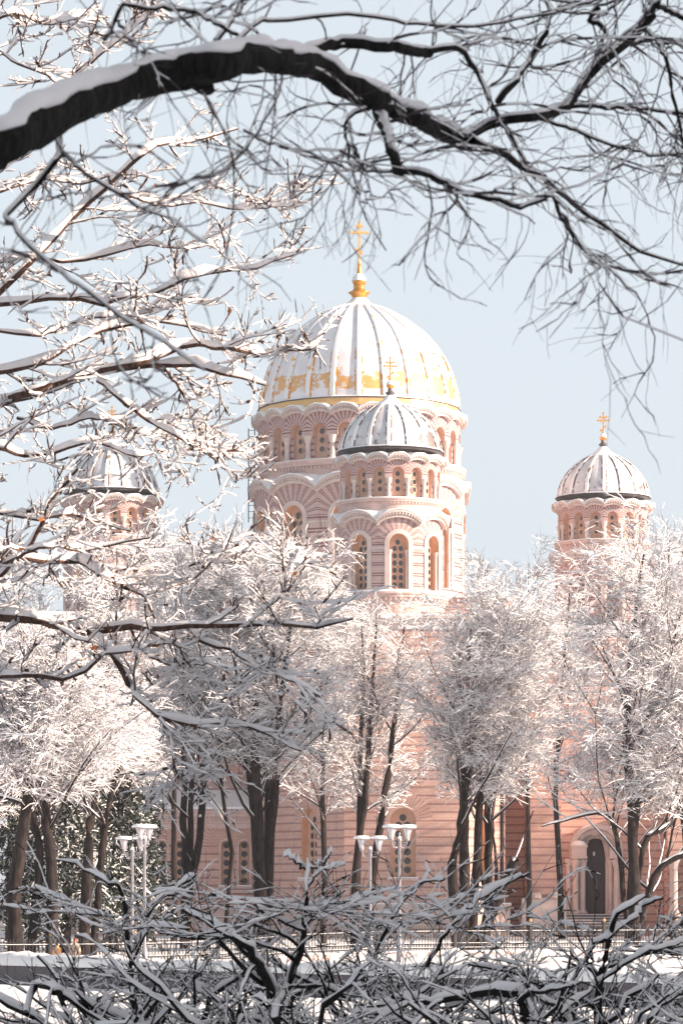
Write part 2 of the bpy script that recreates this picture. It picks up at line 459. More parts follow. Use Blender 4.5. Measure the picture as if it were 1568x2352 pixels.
def screen(M, ow, zo, zs, dep, circles, parent=None, name='window', rg=.05, extra=None):
    mb = MB(); pts = outline(ow+.02, zo, zs, [zo, zs], 14)
    c = M(0, zs, -dep)
    vs = [c]+[M(s, z, -dep+.001) for s, z in pts]
    mb.add(vs, [(0, i, i+1) for i in range(1, len(pts))] + [(0, len(pts), 1)])
    gl = MB(); n = 18
    for (s0, z0, r) in circles:
        rows = []
        for rr, d in ((r, .02), (r, .07), (r+rg, .07), (r+rg, 0)):
            rows.append([M(s0+rr*math.cos(2*PI*i/n), z0+rr*math.sin(2*PI*i/n), -dep+d) for i in range(n)])
        mb.grid(rows, 0, closed=True)
        vs = [M(s0, z0, -dep+.012)]+[M(s0+r*math.cos(2*PI*i/n), z0+r*math.sin(2*PI*i/n), -dep+.012) for i in range(n)]
        gl.add(vs, [(0, 1+i, 1+(i+1) % n) for i in range(n)])
    w = mb.build(name, 'ochre_bounce_pale', parent)
    if circles: gl.build('pane', 'glass', w)
    return w
def surround(mb, M, ow, bw, zo, zs, pr, mi=0):
    a = outline(ow, zo, zs, [zo, zs], 16); b_ = outline(ow+bw, zo, zs, [zo, zs], 16)
    mb.grid([[M(s, z, -.1) for s, z in a], [M(s, z, pr) for s, z in a], [M(s, z, pr) for s, z in b_], [M(s, z, -.05) for s, z in b_]], mi)
def archband(mb, sn, M, W, zv, zp, bw, pr, nd, rin, zin, mi=0, snow=.13, inr=.5):
    """scalloped cornice of one bay with dentils; snow roof behind it into sn"""
    h = zp-zv; r = (W*W+h*h)/(2*h); zc = zp-r; am = math.asin(min(W/r, 1)); n = 12
    def ring(off, d):
        row = []
        for i in range(n+1):
            a = -am+2*am*i/n; s = (r-off)*math.sin(a); z = zc+(r-off)*math.cos(a)
            s = max(-W, min(W, s*(W/((r-off)*math.sin(am))) if off else s))
            row.append(M(s, z, d))
        return row
    mb.grid([ring(0, -.3), ring(0, pr), ring(.32*bw, pr), ring(.32*bw, pr*.55), ring(.68*bw, pr*.55), ring(.68*bw, pr*.7), ring(bw, pr*.7), ring(bw, -.02)], mi)
    for i in range(nd):
        a = -am+2*am*(i+.5)/nd; hw = .27*2*am/nd
        q = []
        for d in (pr*.5, pr*.93):
            for aa, off in ((a-hw, .32*bw), (a+hw, .32*bw), (a+hw, .66*bw), (a-hw, .66*bw)):
                q.append(M((r-off)*math.sin(aa)*(W/((r-off)*math.sin(am))), zc+(r-off)*math.cos(aa), d))
        mb.add(q, [(4, 5, 6, 7), (0, 1, 5, 4), (1, 2, 6, 5), (2, 3, 7, 6), (3, 0, 4, 7)], mi)
    if sn is not None:
        def top(f, extra, d):
            row = []
            for i in range(n+1):
                a = -am+2*am*i/n; s = r*math.sin(a); z = zc+r*math.cos(a)
                lum = .03*math.sin(s*9+z*3)
                row.append(M(s*(1-.0*f), z*(1-f)+zin*f+extra+lum, d))
            return row
        sn.grid([ring(-.01, pr+.03), top(0, snow*.8, pr+.05), top(0, snow*1.15, pr-.06), top(.35, snow*1.3, pr-.35-.2*(-rin)), top(1, snow, rin)])
def column(cx, cy, z0, z1, r, parent=None, cap=1.9, mb=None):
    own = mb is None
    if own: mb = MB()
    h = z1-z0
    ch = min(.32*h, 2.4*r*1.3)
    mb.lathe(cx, cy, [(0, z0), (r*1.75, z0), (r*1.75, z0+.5*r), (r*1.4, z0+.7*r), (r*1.15, z0+1.3*r), (r, z0+1.6*r), (r*.95, z1-ch), (r*1.15, z1-ch+.15*r), (r*1.05, z1-ch+.35*r), (r*1.2, z1-ch*.75), (r*1.75, z1-.5*r), (r*cap, z1-.35*r), (r*cap, z1), (0, z1)], 12)
    if own: return mb.build('column', 'stone', parent, False)
def cross(cx, cy, z0, z1, fancy, parent, mat='gold', rz=.12):
    mb = MB(); h = z1-z0; t = h*.052
    ca, sa = math.cos(rz), math.sin(rz)
    def bx(x, z, w, hh, tilt=0, dy=0): mb.box((cx+x*ca, cy+x*sa-dy, z), (w, t*1.0, hh), rz, 0, tilt)
    bx(0, (z0+z1)/2, t, h)
    if fancy:
        bx(0, z0+h*.62, h*.5, t*1.1, 0, .003); bx(0, z0+h*.80, h*.30, t, 0, .003); bx(0, z0+h*.20, h*.30, t, .75, .003)
        for x, z in ((-.27, .62), (.27, .62), (0, 1.0), (-.16, .8), (.16, .8), (-.12, .09), (.12, .31)):
            for dx, dz in ((0, .035), (.035, 0), (-.035, 0), (0, -.03)):
                bx((x+dx)*h, z0+(z+dz)*h, h*.05, h*.05, .78, .006)
        n = 14
        for i in range(n):
            a = 2*PI*i/n; bx(h*.13*math.cos(a), z0+h*(.62)+h*.13*math.sin(a), h*.06, t*.5, a+PI/2, .009)
    else:
        bx(0, z0+h*.70, h*.50, t*1.25, 0, .003); bx(0, z0+h*.87, h*.21, t*1.15, 0, .003); bx(0, z0+h*.22, h*.23, t*1.2, -.6, .003)
    o = mb.build('cross', mat, parent)
    if fancy is False: pass
    return o

def tower(ax, ay, p, rot, front=0.0, finial_gold=True):
    """p: dict of sizes; rot: azimuth (rad) of one arch centre, measured to the right of the side that faces the camera"""
    drum = MB(); corn = MB(); sn = MB(); drum2 = MB(); corn2 = MB(); sn2 = MB(); corn0, drum0, sn0 = corn, drum, sn
    Ru, Rl = p['Ru'], p['Rl']; nu, nl = p['nu'], p['nl']
    def vis(th): return math.cos(th-front) > -.15
    # ---- upper arcade
    W = PI*Ru/nu
    for i in range(nu):
        th = rot + 2*PI*i/nu; M = cylmap(ax, ay, Ru, th)
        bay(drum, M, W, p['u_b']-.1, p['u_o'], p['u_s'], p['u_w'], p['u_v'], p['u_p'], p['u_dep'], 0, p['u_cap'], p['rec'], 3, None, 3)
        archband(corn, sn, M, W, p['u_v'], p['u_p'], p['u_bw'], p['u_pr'], p['u_nd'], -.35, p['u_p']+.02, snow=p['snow'])
        if vis(th):
            r = p['u_cr']; n3 = 3
            cz = [p['u_s']-.02-k*p['u_pitch'] for k in range(n3)]
            screen(M, p['u_w'], p['u_o'], p['u_s'], p['u_dep'], [(0, z, r) for z in cz], church)
        else:
            MM = MB(); pts = outline(p['u_w']+.02, p['u_o'], p['u_s'], [p['u_o'], p['u_s']], 14)
            drum.add([M(0, p['u_s'], -p['u_dep'])]+[M(s, z, -p['u_dep']) for s, z in pts], [(0, k, k+1) for k in range(1, len(pts))], 0)
        # column in front of the pier
        th2 = th + PI/nu
        if vis(th2):
            rr = Ru-p['rec']*.45
            cx, cy = ax+rr*math.sin(th2), ay-rr*math.cos(th2)
            column(cx, cy, p['u_o']-.05, p['u_cap']+.005, p['colr'], church)
    # ---- ledge between the tiers
    lz, lb = p['l_top'], p['l_bot']; e = p['l_pr']
    hgt = lz-lb
    led = MB()
    led.lathe(ax, ay, [(Ru-.5, lz+.02), (Ru+e, lz), (Ru+e, lz-.1*hgt), (Ru+e*.8, lz-.14*hgt), (Ru+e*.8, lz-.3*hgt), (Ru+e*.5, lz-.34*hgt), (Ru+e*.5, lz-.5*hgt), (Ru+e*.25, lz-.6*hgt), (Ru+e*.2, lz-.8*hgt), (Ru, lb), (Ru, p['l_v']-.3)], 96)
    nd = p['l_nd']
    for i in range(nd):
        a = 2*PI*i/nd
        if math.cos(a-front) < -.1: continue
        rr = Ru+e*.62; led.box((ax+rr*math.sin(a), ay-rr*math.cos(a), lz-.42*hgt), (2*PI*Ru/nd*.5, e*.3, hgt*.15), a)
    led.build('ledge', 'stone2', church)
    sl = MB(); sl.lathe(ax, ay, [(Ru+e-.02, lz+.003), (Ru+e-.02, lz+.05), (Ru+e*.5, lz+.08), (Ru-.3, lz+.09)], 96)
    sl.build('snow_cover', 'snow', church, True)
    # ---- lower tier
    drum, corn, sn = drum2, corn2, sn2
    W = PI*Rl/nl
    for i in range(nl):
        th = rot + p['lrot'] + 2*PI*i/nl; M = cylmap(ax, ay, Rl, th)
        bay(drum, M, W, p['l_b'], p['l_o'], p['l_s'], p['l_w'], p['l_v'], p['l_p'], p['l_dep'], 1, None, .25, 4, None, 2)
        archband(corn, sn, M, W, p['l_v'], p['l_p'], p['l_bw'], p['l_apr'], p['l_and'], Ru-Rl-.05, p['l_p']+.0, snow=p['snow'])
        surround(corn, M, p['l_w'], p['l_sw'], p['l_o'], p['l_s'], .07)
        # dormer-like drips in the valleys
        if vis(th):
            r = p['l_cr']; q = p['l_pitch']; cs = [(0, p['l_s']+q*.25, r)]
            k = 0
            while p['l_s']-q*(.62+k) - r > p['l_o']+.1:
                z = p['l_s']-q*(.62+k); cs += [(-q*.5, z, r), (q*.5, z, r)]; k += 1
            w = screen(M, p['l_w'], p['l_o'], p['l_s'], p['l_dep'], cs, church)
            cm = MB()
            for sg in (-1, 1):
                x, y, _ = M(sg*(p['l_w']-.02), 0, -.16)
                column(x, y, p['l_o'], p['l_capz'], p['colr']*.8, None, 1.6, cm)
            cm.build('jamb_column', 'stone', w)
        else:
            pts = outline(p['l_w']+.02, p['l_o'], p['l_s'], [p['l_o'], p['l_s']], 14)
            drum.add([M(0, p['l_s'], -p['l_dep'])]+[M(s, z, -p['l_dep']) for s, z in pts], [(0, k, k+1) for k in range(1, len(pts))], 1)
        # fluted block between capitals
        th2 = th + PI/nl
        if vis(th2):
            M2 = cylmap(ax, ay, Rl, th2); bw = W-p['l_w']-p['l_sw']
            z1 = p['l_capz']; hh = p['l_w']*.5
            corn.grid([[M2(-bw, z1+hh*.55, .0), M2(bw, z1+hh*.55, 0)], [M2(-bw, z1+hh*.55, .07), M2(bw, z1+hh*.55, .07)], [M2(-bw, z1+hh*.2, .07), M2(bw, z1+hh*.2, .07)], [M2(-bw, z1+hh*.2, 0), M2(bw, z1+hh*.2, 0)]])
            for k in range(7):
                s = -bw+2*bw*(k+.5)/7
                corn.box(M2(s, z1-.18*hh, .02), (2*bw/7*.5, .06, hh*.7), th2)
    for q in (corn0, corn): q.build('cornice', 'stone', church)
    for q in (drum0, drum): q.build('drum', [p['mu'], p['ml'], 'ochre_bounce', 'ochre_bounce_pale'], church)
    for q in (sn0, sn): q.build('snow_cover', 'snow', church, True)
    # ---- base ledge and plain drum foot
    b = MB(); z = p['b_z']
    b.lathe(ax, ay, [(Rl-.3, z), (Rl+.45, z), (Rl+.45, z-.12), (Rl+.35, z-.16), (Rl+.35, z-.3), (Rl+.2, z-.34), (Rl+.18, z-.5), (Rl+.1, z-.75)], 96)
    for i in range(72):
        a = 2*PI*i/72
        if math.cos(a-front) > -.1: b.box((ax+(Rl+.26)*math.sin(a), ay-(Rl+.26)*math.cos(a), z-.42), (2*PI*Rl/72*.5, .14, .16), a)
    b.build('base_ledge', 'stone2', church)
    b = MB(); b.lathe(ax, ay, [(Rl+.1, z-.7), (Rl+.1, p['foot'])], 64); b.build('drum_foot', 'wall_plain', church)
    b = MB(); b.lathe(ax, ay, [(Rl+.44, z+.004), (Rl+.42, z+.09), (Rl+.1, z+.16), (Rl-.2, z+.17)], 64); b.build('snow_cover', 'snow', church, True)
    # ---- dome
    prof = p['dome']; Rd = prof[0][0]; zb = prof[0][1]
    pr = resample([(a, 0, b_, 0) for a, b_ in prof], 34)
    pf = [(q[0], q[2]) for q in pr]
    rrot = rot + PI/nu
    d = MB(); d.lathe(ax, ay, pf, 4*nu, 0, rrot)
    dome = d.build('dome', p['mdome'], church, True)
    for i in range(nu):
        a = rrot + 2*PI*i/nu
        rows = []
        for q, (r_, z_) in enumerate(pf):
            w = p['ribw']*(.45+.55*min(1, r_/Rd)); h_ = p['ribh']
            n_ = np.array([pf[min(q+1, 33)][1]-pf[max(q-1, 0)][1], -(pf[min(q+1, 33)][0]-pf[max(q-1, 0)][0])]); n_ = n_/np.linalg.norm(n_)
            row = []
            for sx, hh in ((-1.42, .018), (-1.0, .02), (-.92, h_), (-.5, h_*1.25), (.5, h_*1.25), (.92, h_), (1.0, .02), (1.42, .018)):
                rr = r_+n_[0]*hh; zz = z_+n_[1]*hh; wx = sx*w/2
                row.append((ax+rr*math.sin(a)+wx*math.cos(a), ay-rr*math.cos(a)+wx*math.sin(a), zz))
            rows.append(row)
        rb = MB(); n = 8
        vs = [q for r_ in rows for q in r_]
        fa = [(j*n+k, j*n+k+1, (j+1)*n+k+1, (j+1)*n+k) for j in range(len(rows)-1) for k in (2, 3, 4)]
        fb = [(j*n+k, j*n+k+1, (j+1)*n+k+1, (j+1)*n+k) for j in range(len(rows)-1) for k in (0, 1, 5, 6)]
        rb.add(vs, fa, 0); rb.add(vs, fb, 1)
        rb.build('rib', [p['mrib'], p['mribside']], dome)
    sk = MB()
    sk.lathe(ax, ay, [(Rd-.1, zb+.02), (Rd+.16, zb-.02), (Rd+.2, zb-.08)], nu, 0, rrot)
    sk.lathe(ax, ay, [(Rd+.2, zb-.08), (Rd+.18, zb-.12), (Rd+.1, zb-.15)], nu, 1, rrot)
    sk.lathe(ax, ay, [(Rd+.1, zb-.15), (Rd+.16, zb-p['skirt']), (Rd-.2, zb-p['skirt']-.05)], nu, 2, rrot)
    sk.build('dome_skirt', ['snow', 'darkmetal', p['mskirt']], church)
    # ---- finial
    f = MB(); f.lathe(ax, ay, p['cap'], 32); f.build('lantern_cap', 'snow', church, True)
    f = MB(); f.lathe(ax, ay, p['neck'], 24); f.build('finial', p['mneck'], church, True)
    f = MB(); f.lathe(ax, ay, p['ball'], 24); bl = f.build('finial_ball', 'gold', church, True)
    f = MB(); f.lathe(ax, ay, p['ballsnow'], 24); f.build('snow_cover', 'snow', bl, True)
    cross(ax, ay, p['cz'][0], p['cz'][1], p['fancy'], church, p['mcross'])
    return dome

MAX, MAY = 1.19, 220.0
MT['dome_big'] = m_dome('gilded_dome_under_snow', 35.75, 37.0, MAX, (.86, .40, .08), (.78, .52, .26), 1.0, 6.7)
for _n, _x, _a in (('f', 2.96, .17), ('r', 17.73, .10), ('l', -15.36, .12)): MT['dome_small_'+_n] = m_dome('dark_dome_under_snow', 29.5, 30.6, _x, (.13, .12, .13), (.20, .17, .16), .25, 3.2, _a, (.56, .57, .62), (.74, .75, .79))  # snow greyed: shade on the panels is put into its colour
def m_ribside(name, metal, zlim=99):
    m, nt, b = _mat(name); n = noise(nt, 2.6, 5, posn(nt)); f = sstep(nt, mth(nt, 'ADD', n, mth(nt, 'MULTIPLY', sstep(nt, sepv(nt, posn(nt))[2], zlim-3, zlim), .22)), .50, .54)
    nt.links.new(mixc(nt, f, metal, (.9, .9, .92)), b.inputs['Base Color']); b.inputs['Roughness'].default_value = .5
    b.inputs['Metallic'].default_value = .2
    return m
MT['rib_gold'] = m_ribside('rib_edge_gold', (.80, .36, .08), 40.2); MT['rib_copper'] = m_ribside('rib_edge_copper', (.20, .11, .075))
def m_ribtop(name, metal, lo, hi):
    m, nt, b = _mat(name); n = noise(nt, 1.5, 5, posn(nt)); f = sstep(nt, n, lo, hi)
    nt.links.new(mixc(nt, f, (.9, .9, .92), metal), b.inputs['Base Color']); b.inputs['Roughness'].default_value = .6
    return m
MT['ribtop_big'] = m_ribtop('rib_top_gold', (.85, .5, .18), .60, .63); MT['ribtop_small'] = m_ribtop('rib_top_dark', (.30, .20, .14), .62, .65)

big = dict(Ru=6.8, Rl=7.1, nu=24, nl=12, lrot=0.0, u_b=31.0, u_o=31.2, u_s=33.08, u_w=.49, u_v=34.26, u_p=34.70, u_dep=.55, u_cap=32.72, rec=.30,
           u_bw=.42, u_pr=.43, u_nd=11, u_cr=.19, u_pitch=.59, colr=.17, snow=.11,
           l_top=31.1, l_bot=29.9, l_pr=.42, l_nd=150, l_b=22.0, l_o=22.9, l_s=27.42, l_w=.80, l_v=29.35, l_p=30.18, l_dep=.62, l_bw=.55, l_apr=.38, l_and=22,
           l_sw=.30, l_cr=.235, l_pitch=.64, l_capz=26.9, b_z=22.4, foot=15.0, mu='voff_up_big', ml='voff_lo_big', mdome='dome_big',
           dome=[(6.7, 35.3), (6.62, 36.2), (6.42, 37.0), (6.05, 38.1), (5.45, 39.15), (4.6, 40.15), (3.96, 40.68), (3.13, 41.28), (2.0, 41.92), (1.3, 42.18)],
           ribw=.38, ribh=.10, skirt=.62, mrib='ribtop_big', mribside='rib_gold', mskirt='goldpale',
           cap=[(1.75, 42.02), (1.8, 42.08), (1.45, 42.2), (1.0, 42.38), (.68, 42.6), (.48, 42.84)],
           neck=[(.46, 42.8), (.46, 42.88), (.56, 43.08), (.74, 43.2), (.72, 43.24), (.5, 43.32), (.40, 43.46), (.36, 43.58), (.42, 43.62), (.36, 43.68), (.3, 43.72)],
           mneck='gold', ball=[(.26, 43.62), (.40, 43.76), (.48, 44.0), (.40, 44.22), (.24, 44.38), (.18, 44.5), (.16, 44.8), (.11, 45.1), (.13, 45.12), (.08, 45.3), (.07, 45.6)],
           ballsnow=[(.505, 43.99), (.45, 44.18), (.30, 44.38), (.19, 44.5), (.1, 44.52)], cz=(45.45, 48.05), fancy=False, mcross='goldpale')
tower(MAX, MAY, big, math.radians(-8))
small = dict(Ru=3.05, Rl=3.2, nu=16, nl=8, lrot=0.0, u_b=26.3, u_o=26.52, u_s=27.93, u_w=.37, u_v=28.74, u_p=29.07, u_dep=.38, u_cap=27.62, rec=.20,
             u_bw=.34, u_pr=.40, u_nd=9, u_cr=.155, u_pitch=.46, colr=.115, snow=.09,
             l_top=26.4, l_bot=25.75, l_pr=.28, l_nd=90, l_b=20.6, l_o=20.95, l_s=23.68, l_w=.58, l_v=24.98, l_p=25.66, l_dep=.5, l_bw=.44, l_apr=.42, l_and=17,
             l_sw=.27, l_cr=.168, l_pitch=.437, l_capz=23.3, b_z=20.75, foot=19.1, mu='voff_up', ml='voff_lo', mdome='dome_small',
             dome=[(3.08, 29.62), (3.04, 29.95), (2.80, 30.65), (2.38, 31.28), (1.82, 31.82), (1.16, 32.25), (.8, 32.4)],
             ribw=.27, ribh=.07, skirt=.19, mrib='ribtop_small', mribside='rib_copper', mskirt='darkmetal',
             cap=[(1.1, 32.22), (1.18, 32.28), (1.12, 32.36), (.8, 32.52), (.5, 32.72), (.3, 32.95), (.22, 33.02)],
             neck=[(.2, 32.95), (.2, 33.05), (.32, 33.16), (.30, 33.19), (.2, 33.24), (.14, 33.34), (.16, 33.4), (.12, 33.45)],
             mneck='darkmetal', ball=[(.1, 33.4), (.2, 33.5), (.25, 33.66), (.2, 33.8), (.1, 33.92), (.04, 34.1)],
             ballsnow=[(.26, 33.66), (.22, 33.8), (.11, 33.94), (.03, 33.97)], cz=(34.0, 35.3), fancy=True, mcross='gold')
T_FR = (2.96, 198.7); T_RT = (17.73, 221.4); T_LF = (-15.36, 218.6)
tower(*T_FR, dict(small, mdome='dome_small_f'), math.radians(8.6))
tower(*T_RT, dict(small, mdome='dome_small_r'), math.radians(8.0), math.radians(-5))
tower(*T_LF, dict(small, mdome='dome_small_l'), math.radians(8.0), math.radians(5))
# ladder up the left flank of the great drum
lad = MB(); lx, ly = MAX-7.42, 218.9
for dx in (0, .42): lad.tube([(lx+dx, ly, 27.6), (lx+dx, ly, 33.9)], .035, 6)
for k in range(15): lad.tube([(lx, ly, 27.9+k*.42), (lx+.42, ly, 27.9+k*.42)], .02, 5)
for k in (28.2, 31.5, 33.2): lad.tube([(lx+.42, ly, k), (lx+.95, ly, k)], .03, 5)
lad.build('ladder', 'iron', church)

# ---- body of the church ------------------------------------------------------
def wallrun(A, B, z0, z1, ops, name='wall', mats=('win_wall',), dep=.45, sill=True, circ='two', cr=.215, pitch=.535, sw=.0, trim_label=None):
    """flat wall from A to B with arched openings ops=[(s, halfwidth, zbottom, zspring)]"""
    M, L = flatmap(A, B); mb = MB()
    if not ops:
        mb.grid([[M(0, z0), M(L, z0)], [M(0, z1), M(L, z1)]], 0, [(0, z0-500), (L, z0-500), (0, z1-500), (L, z1-500)])
        return mb.build(name, list(mats), church), M, L
    ops = sorted(ops); edges = [0]+[(ops[i][0]+ops[i+1][0])/2 for i in range(len(ops)-1)]+[L]
    for i, (s, ow, zo, zs) in enumerate(ops):
        MM = shiftmap(M, s)
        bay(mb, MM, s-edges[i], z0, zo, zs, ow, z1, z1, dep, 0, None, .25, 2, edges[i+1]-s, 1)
        cs = []
        if circ == 'two':
            cs = [(0, zs+pitch*.35, cr)]; k = 0
            while zs-pitch*(.5+k)-cr > zo+.08:
                cs += [(-pitch*.5, zs-pitch*(.5+k), cr), (pitch*.5, zs-pitch*(.5+k), cr)]; k += 1
        elif circ == 'one':
            k = 0
            while zs+.05-pitch*k-cr > zo+.05:
                cs += [(0, zs+.05-pitch*k, cr)]; k += 1
        w = screen(MM, ow, zo, zs, dep, cs, church)
        t = MB()
        if sw: surround(t, MM, ow, sw, zo, zs, .05)
        t.box(MM(0, zo-.08, .06), (2*ow+.4, .3, .16), math.atan2(B[1]-A[1], B[0]-A[0]))
        t.build('sill', 'stone2', w)
        t = MB(); t.box(MM(0, zo+.03, .05), (2*ow+.3, .28, .07), math.atan2(B[1]-A[1], B[0]-A[0])); t.build('snow_cover', 'snow', w)
    return mb.build(name, list(mats)+['ochre_bounce'], church), M, L
def plinth(A, B, z1, pr, name='plinth', mat='plinth', z0=-1.2):
    M, L = flatmap(A, B); mb = MB(); ro = math.atan2(B[1]-A[1], B[0]-A[0]); c = M(L/2, 0, 0)
    mb.box((*M(L/2, 0, pr/2-.2)[:2], (z0+z1)/2), (L+pr*2, pr+.4, z1-z0), ro)
    o = mb.build(name, mat, church)
    t = MB(); t.box((*M(L/2, 0, pr/2-.12)[:2], z1+.07), (L+pr*2+.14, pr+.4, .14), ro); t.build('plinth_moulding', 'stone', church)
    t = MB(); t.box((*M(L/2, 0, pr/2-.02)[:2], z1+.175), (L+pr*2+.10, pr+.15, .07), ro); t.build('snow_cover', 'snow', church)
    return o
def cornice_run(A, B, z0, z1, pr, nd, snow=True, dmat='stone'):
    M, L = flatmap(A, B); ro = math.atan2(B[1]-A[1], B[0]-A[0]); h = z1-z0; mb = MB()
    prof = [(0, z0), (pr*.25, z0+.02), (pr*.25, z0+.28*h), (pr*.4, z0+.3*h), (pr*.4, z0+.62*h), (pr*.75, z0+.64*h), (pr*.75, z0+.8*h), (pr, z0+.82*h), (pr, z1), (-.1, z1)]
    mb.grid([[M(-pr*0, z, d), M(L, z, d)] for d, z in prof])
    for s in (0, L): mb.add([M(s, z, d) for d, z in prof], [tuple(range(len(prof)))])
    for i in range(nd): mb.box(M((i+.5)*L/nd, z0+.53*h, pr*.52), (L/nd*.5, pr*.3, h*.2), ro)
    mb.build('cornice', dmat, church)
    if snow:
        t = MB(); t.box((*M(L/2, 0, pr*.45)[:2], z1+.062), (L+.05, pr*1.1, .12), ro); t.build('snow_cover', 'snow', church)

PA, PB, PC, PD = (-5.0, 203.5), (.16, 195.5), (7.32, 195.5), (10.05, 200.5)
TOPB = 19.3
# left, front and right faces of the bastion under the near tower
wallrun(PA, PB, 0, TOPB, [(5.6, .86, 3.6, 7.0)])
wallrun(PB, PC, 0, TOPB, [(3.52, .76, 3.6, 7.05)])
wallrun(PC, PD, 0, TOPB, [(2.6, .76, 3.6, 7.05)])
plinth(PB, PC, 1.9, .22); plinth(PA, PB, 1.9, .22); plinth(PC, PD, 1.9, .22)
rf = MB(); rf.add([(PA[0], PA[1], TOPB), (*PB, TOPB), (*PC, TOPB), (*PD, TOPB), (10, 212, TOPB+.6), (-5, 212, TOPB+.6)], [(0, 1, 2, 3, 4, 5)]); rf.build('roof', 'snow', church)
cornice_run(PB, PC, TOPB-.8, TOPB, .35, 30); cornice_run(PA, PB, TOPB-.8, TOPB, .35, 36); cornice_run(PC, PD, TOPB-.8, TOPB, .35, 22)
# main mass
m_ = MB()
for A, B in (((-8.5, 211), (10.9, 211)), ((10.9, 211), (10.9, 232)), ((-8.5, 232), (-8.5, 211)), ((10.9, 232), (-8.5, 232))):
    m_.grid([[(*A, 0), (*B, 0)], [(*A, 21.8), (*B, 21.8)]])
m_.build('wall', 'wall', church)
rf = MB(); rf.add([(-8.9, 210.6, 21.8), (11.3, 210.6, 21.8), (11.3, 232.4, 21.8), (-8.9, 232.4, 21.8), (1.2, 220, 23.2)], [(0, 1, 4), (1, 2, 4), (2, 3, 4), (3, 0, 4)]); rf.build('roof', 'snow', church)
# left aisle: low annex, its lean-to roof and the higher wall behind
wallrun((-16.5, 205), (-5.0, 205), 0, 8.0, [(16.5-11.28, .33, 3.15, 5.68), (16.5-10.14, .33, 3.15, 5.68), (16.5-7.22, .33, 3.15, 5.68), (16.5-6.1, .33, 3.15, 5.68), (16.5-13.9, .33, 3.15, 5.68)], circ='one', cr=.2, pitch=.56, sw=.13, dep=.35)
plinth((-16.5, 205), (-5.0, 205), 1.75, .2)
cornice_run((-16.5, 205), (-5.0, 205), 6.75, 7.95, .35, 44, False, 'stone2')
t = MB(); t.box((-10.7, 204.86, 2.82), (11.5, .2, .22)); t.build('string_course', 'stone2', church)
for i in range(40):
    pass
rf = MB(); rf.grid([[(-17, 204.55, 7.97), (-4.9, 204.55, 7.97)], [(-17, 204.55, 8.12), (-4.9, 204.55, 8.12)], [(-17, 209.02, 9.35), (-4.9, 209.02, 9.35)]]); rf.build('roof', 'snow', church)
wallrun((-20, 209), (-5.0, 209), 7.8, 19.5, [(20-11.5, .42, 9.9, 11.9), (20-7.9, .42, 9.9, 11.9)], circ='', sw=.12, dep=.3)
cornice_run((-20, 209), (-5.0, 209), 9.42-.0, 10.0-.0, .16, 50, False, 'stone2')
cornice_run((-20, 209), (-5.0, 209), 18.7, 19.5, .4, 50)
rf = MB(); rf.grid([[(-20.3, 208.6, 19.6), (-4.9, 208.6, 19.6)], [(-20.3, 214, 21.2), (-4.9, 214, 21.2)]]); rf.build('roof', 'snow', church)
# basement windows with iron grilles
for cx in (-10.75, -6.35):
    w = MB(); w.box((cx, 204.79, .52), (1.35, .04, .8)); w = w.build('basement_window', 'glass', church)
    g = MB()
    for k in range(7): g.tube([(cx-.6+k*.2, 204.74, .12), (cx-.6+k*.2, 204.74, .92)], .018, 4)
    for z in (.3, .55, .8): g.tube([(cx-.66, 204.73, z), (cx+.66, 204.73, z)], .018, 4)
    g.build('grille', 'iron', w)
    g = MB()
    for i in range(10):
        a = PI*(i+.5)/10; g.box((cx-.78*math.cos(a), 204.77, .88+.2*math.sin(a)), (.2, .1, .14), 0, 0, math.atan2(math.cos(a)*.35, 1))
    g.box((cx-.74, 204.77, .5), (.12, .1, .85)); g.box((cx+.74, 204.77, .5), (.12, .1, .85)); g.build('window_surround', 'stone2', w)
# right flank: wall, pilaster, recessed porch wall
wallrun((10.05, 205.5), (11.5, 205.5), 0, 19, [])
t = MB(); t.grid([[(10.05, 200.5, 0), (10.05, 205.5, 0)], [(10.05, 200.5, 19.3), (10.05, 205.5, 19.3)]]); t.build('wall', 'wall', church)
def boxwall(x0, x1, y0, y1, z0, z1, mat='wall', name='pilaster'):
    t = MB(); t.box(((x0+x1)/2, (y0+y1)/2, (z0+z1)/2), (x1-x0, y1-y0, z1-z0)); return t.build(name, mat, church)
boxwall(11.5, 13.65, 203.0, 208, 0, 19.0)
t = MB(); t.box((12.57, 205.2, 1.2), (2.75, 5.2, 2.4)); t.build('plinth', 'stone', church)
t = MB(); t.lathe(12.0, 202.9, [(.45, 2.4), (.42, 2.6), (.3, 2.75)], 12); t.lathe(13.2, 202.9, [(.45, 2.4), (.42, 2.6), (.3, 2.75)], 12); t.build('plinth_moulding', 'stone', church)
# the portal wall with a pointed doorway
def pointed(w, z0, zs, zt, n=10):
    """half width w, springing zs, apex zt"""
    pts = [(-w, z0), (-w, zs)]
    for i in range(1, n): 
        f = i/n; pts.append((-w*math.cos(f*PI/2)**1.0*(1-.12*math.sin(f*PI)), zs+(zt-zs)*(math.sin(f*PI/2))**.9))
    pts.append((0, zt)); pts += [(-x, z) for x, z in pts[-2::-1]]
    return pts
PX = (1366.5-CX)*205/F
t = MB(); Mp, Lp = flatmap((13.65, 205.6), (30, 205.6)); Mc = shiftmap(Mp, PX+.1-13.65)
bay(t, Mc, PX+.1-13.65, 0, 1.4, 5.4, 1.4, 19, 19, .6, 0, None, .25, 3, 30-PX-.1)
t.build('wall', 'win_wall', church)
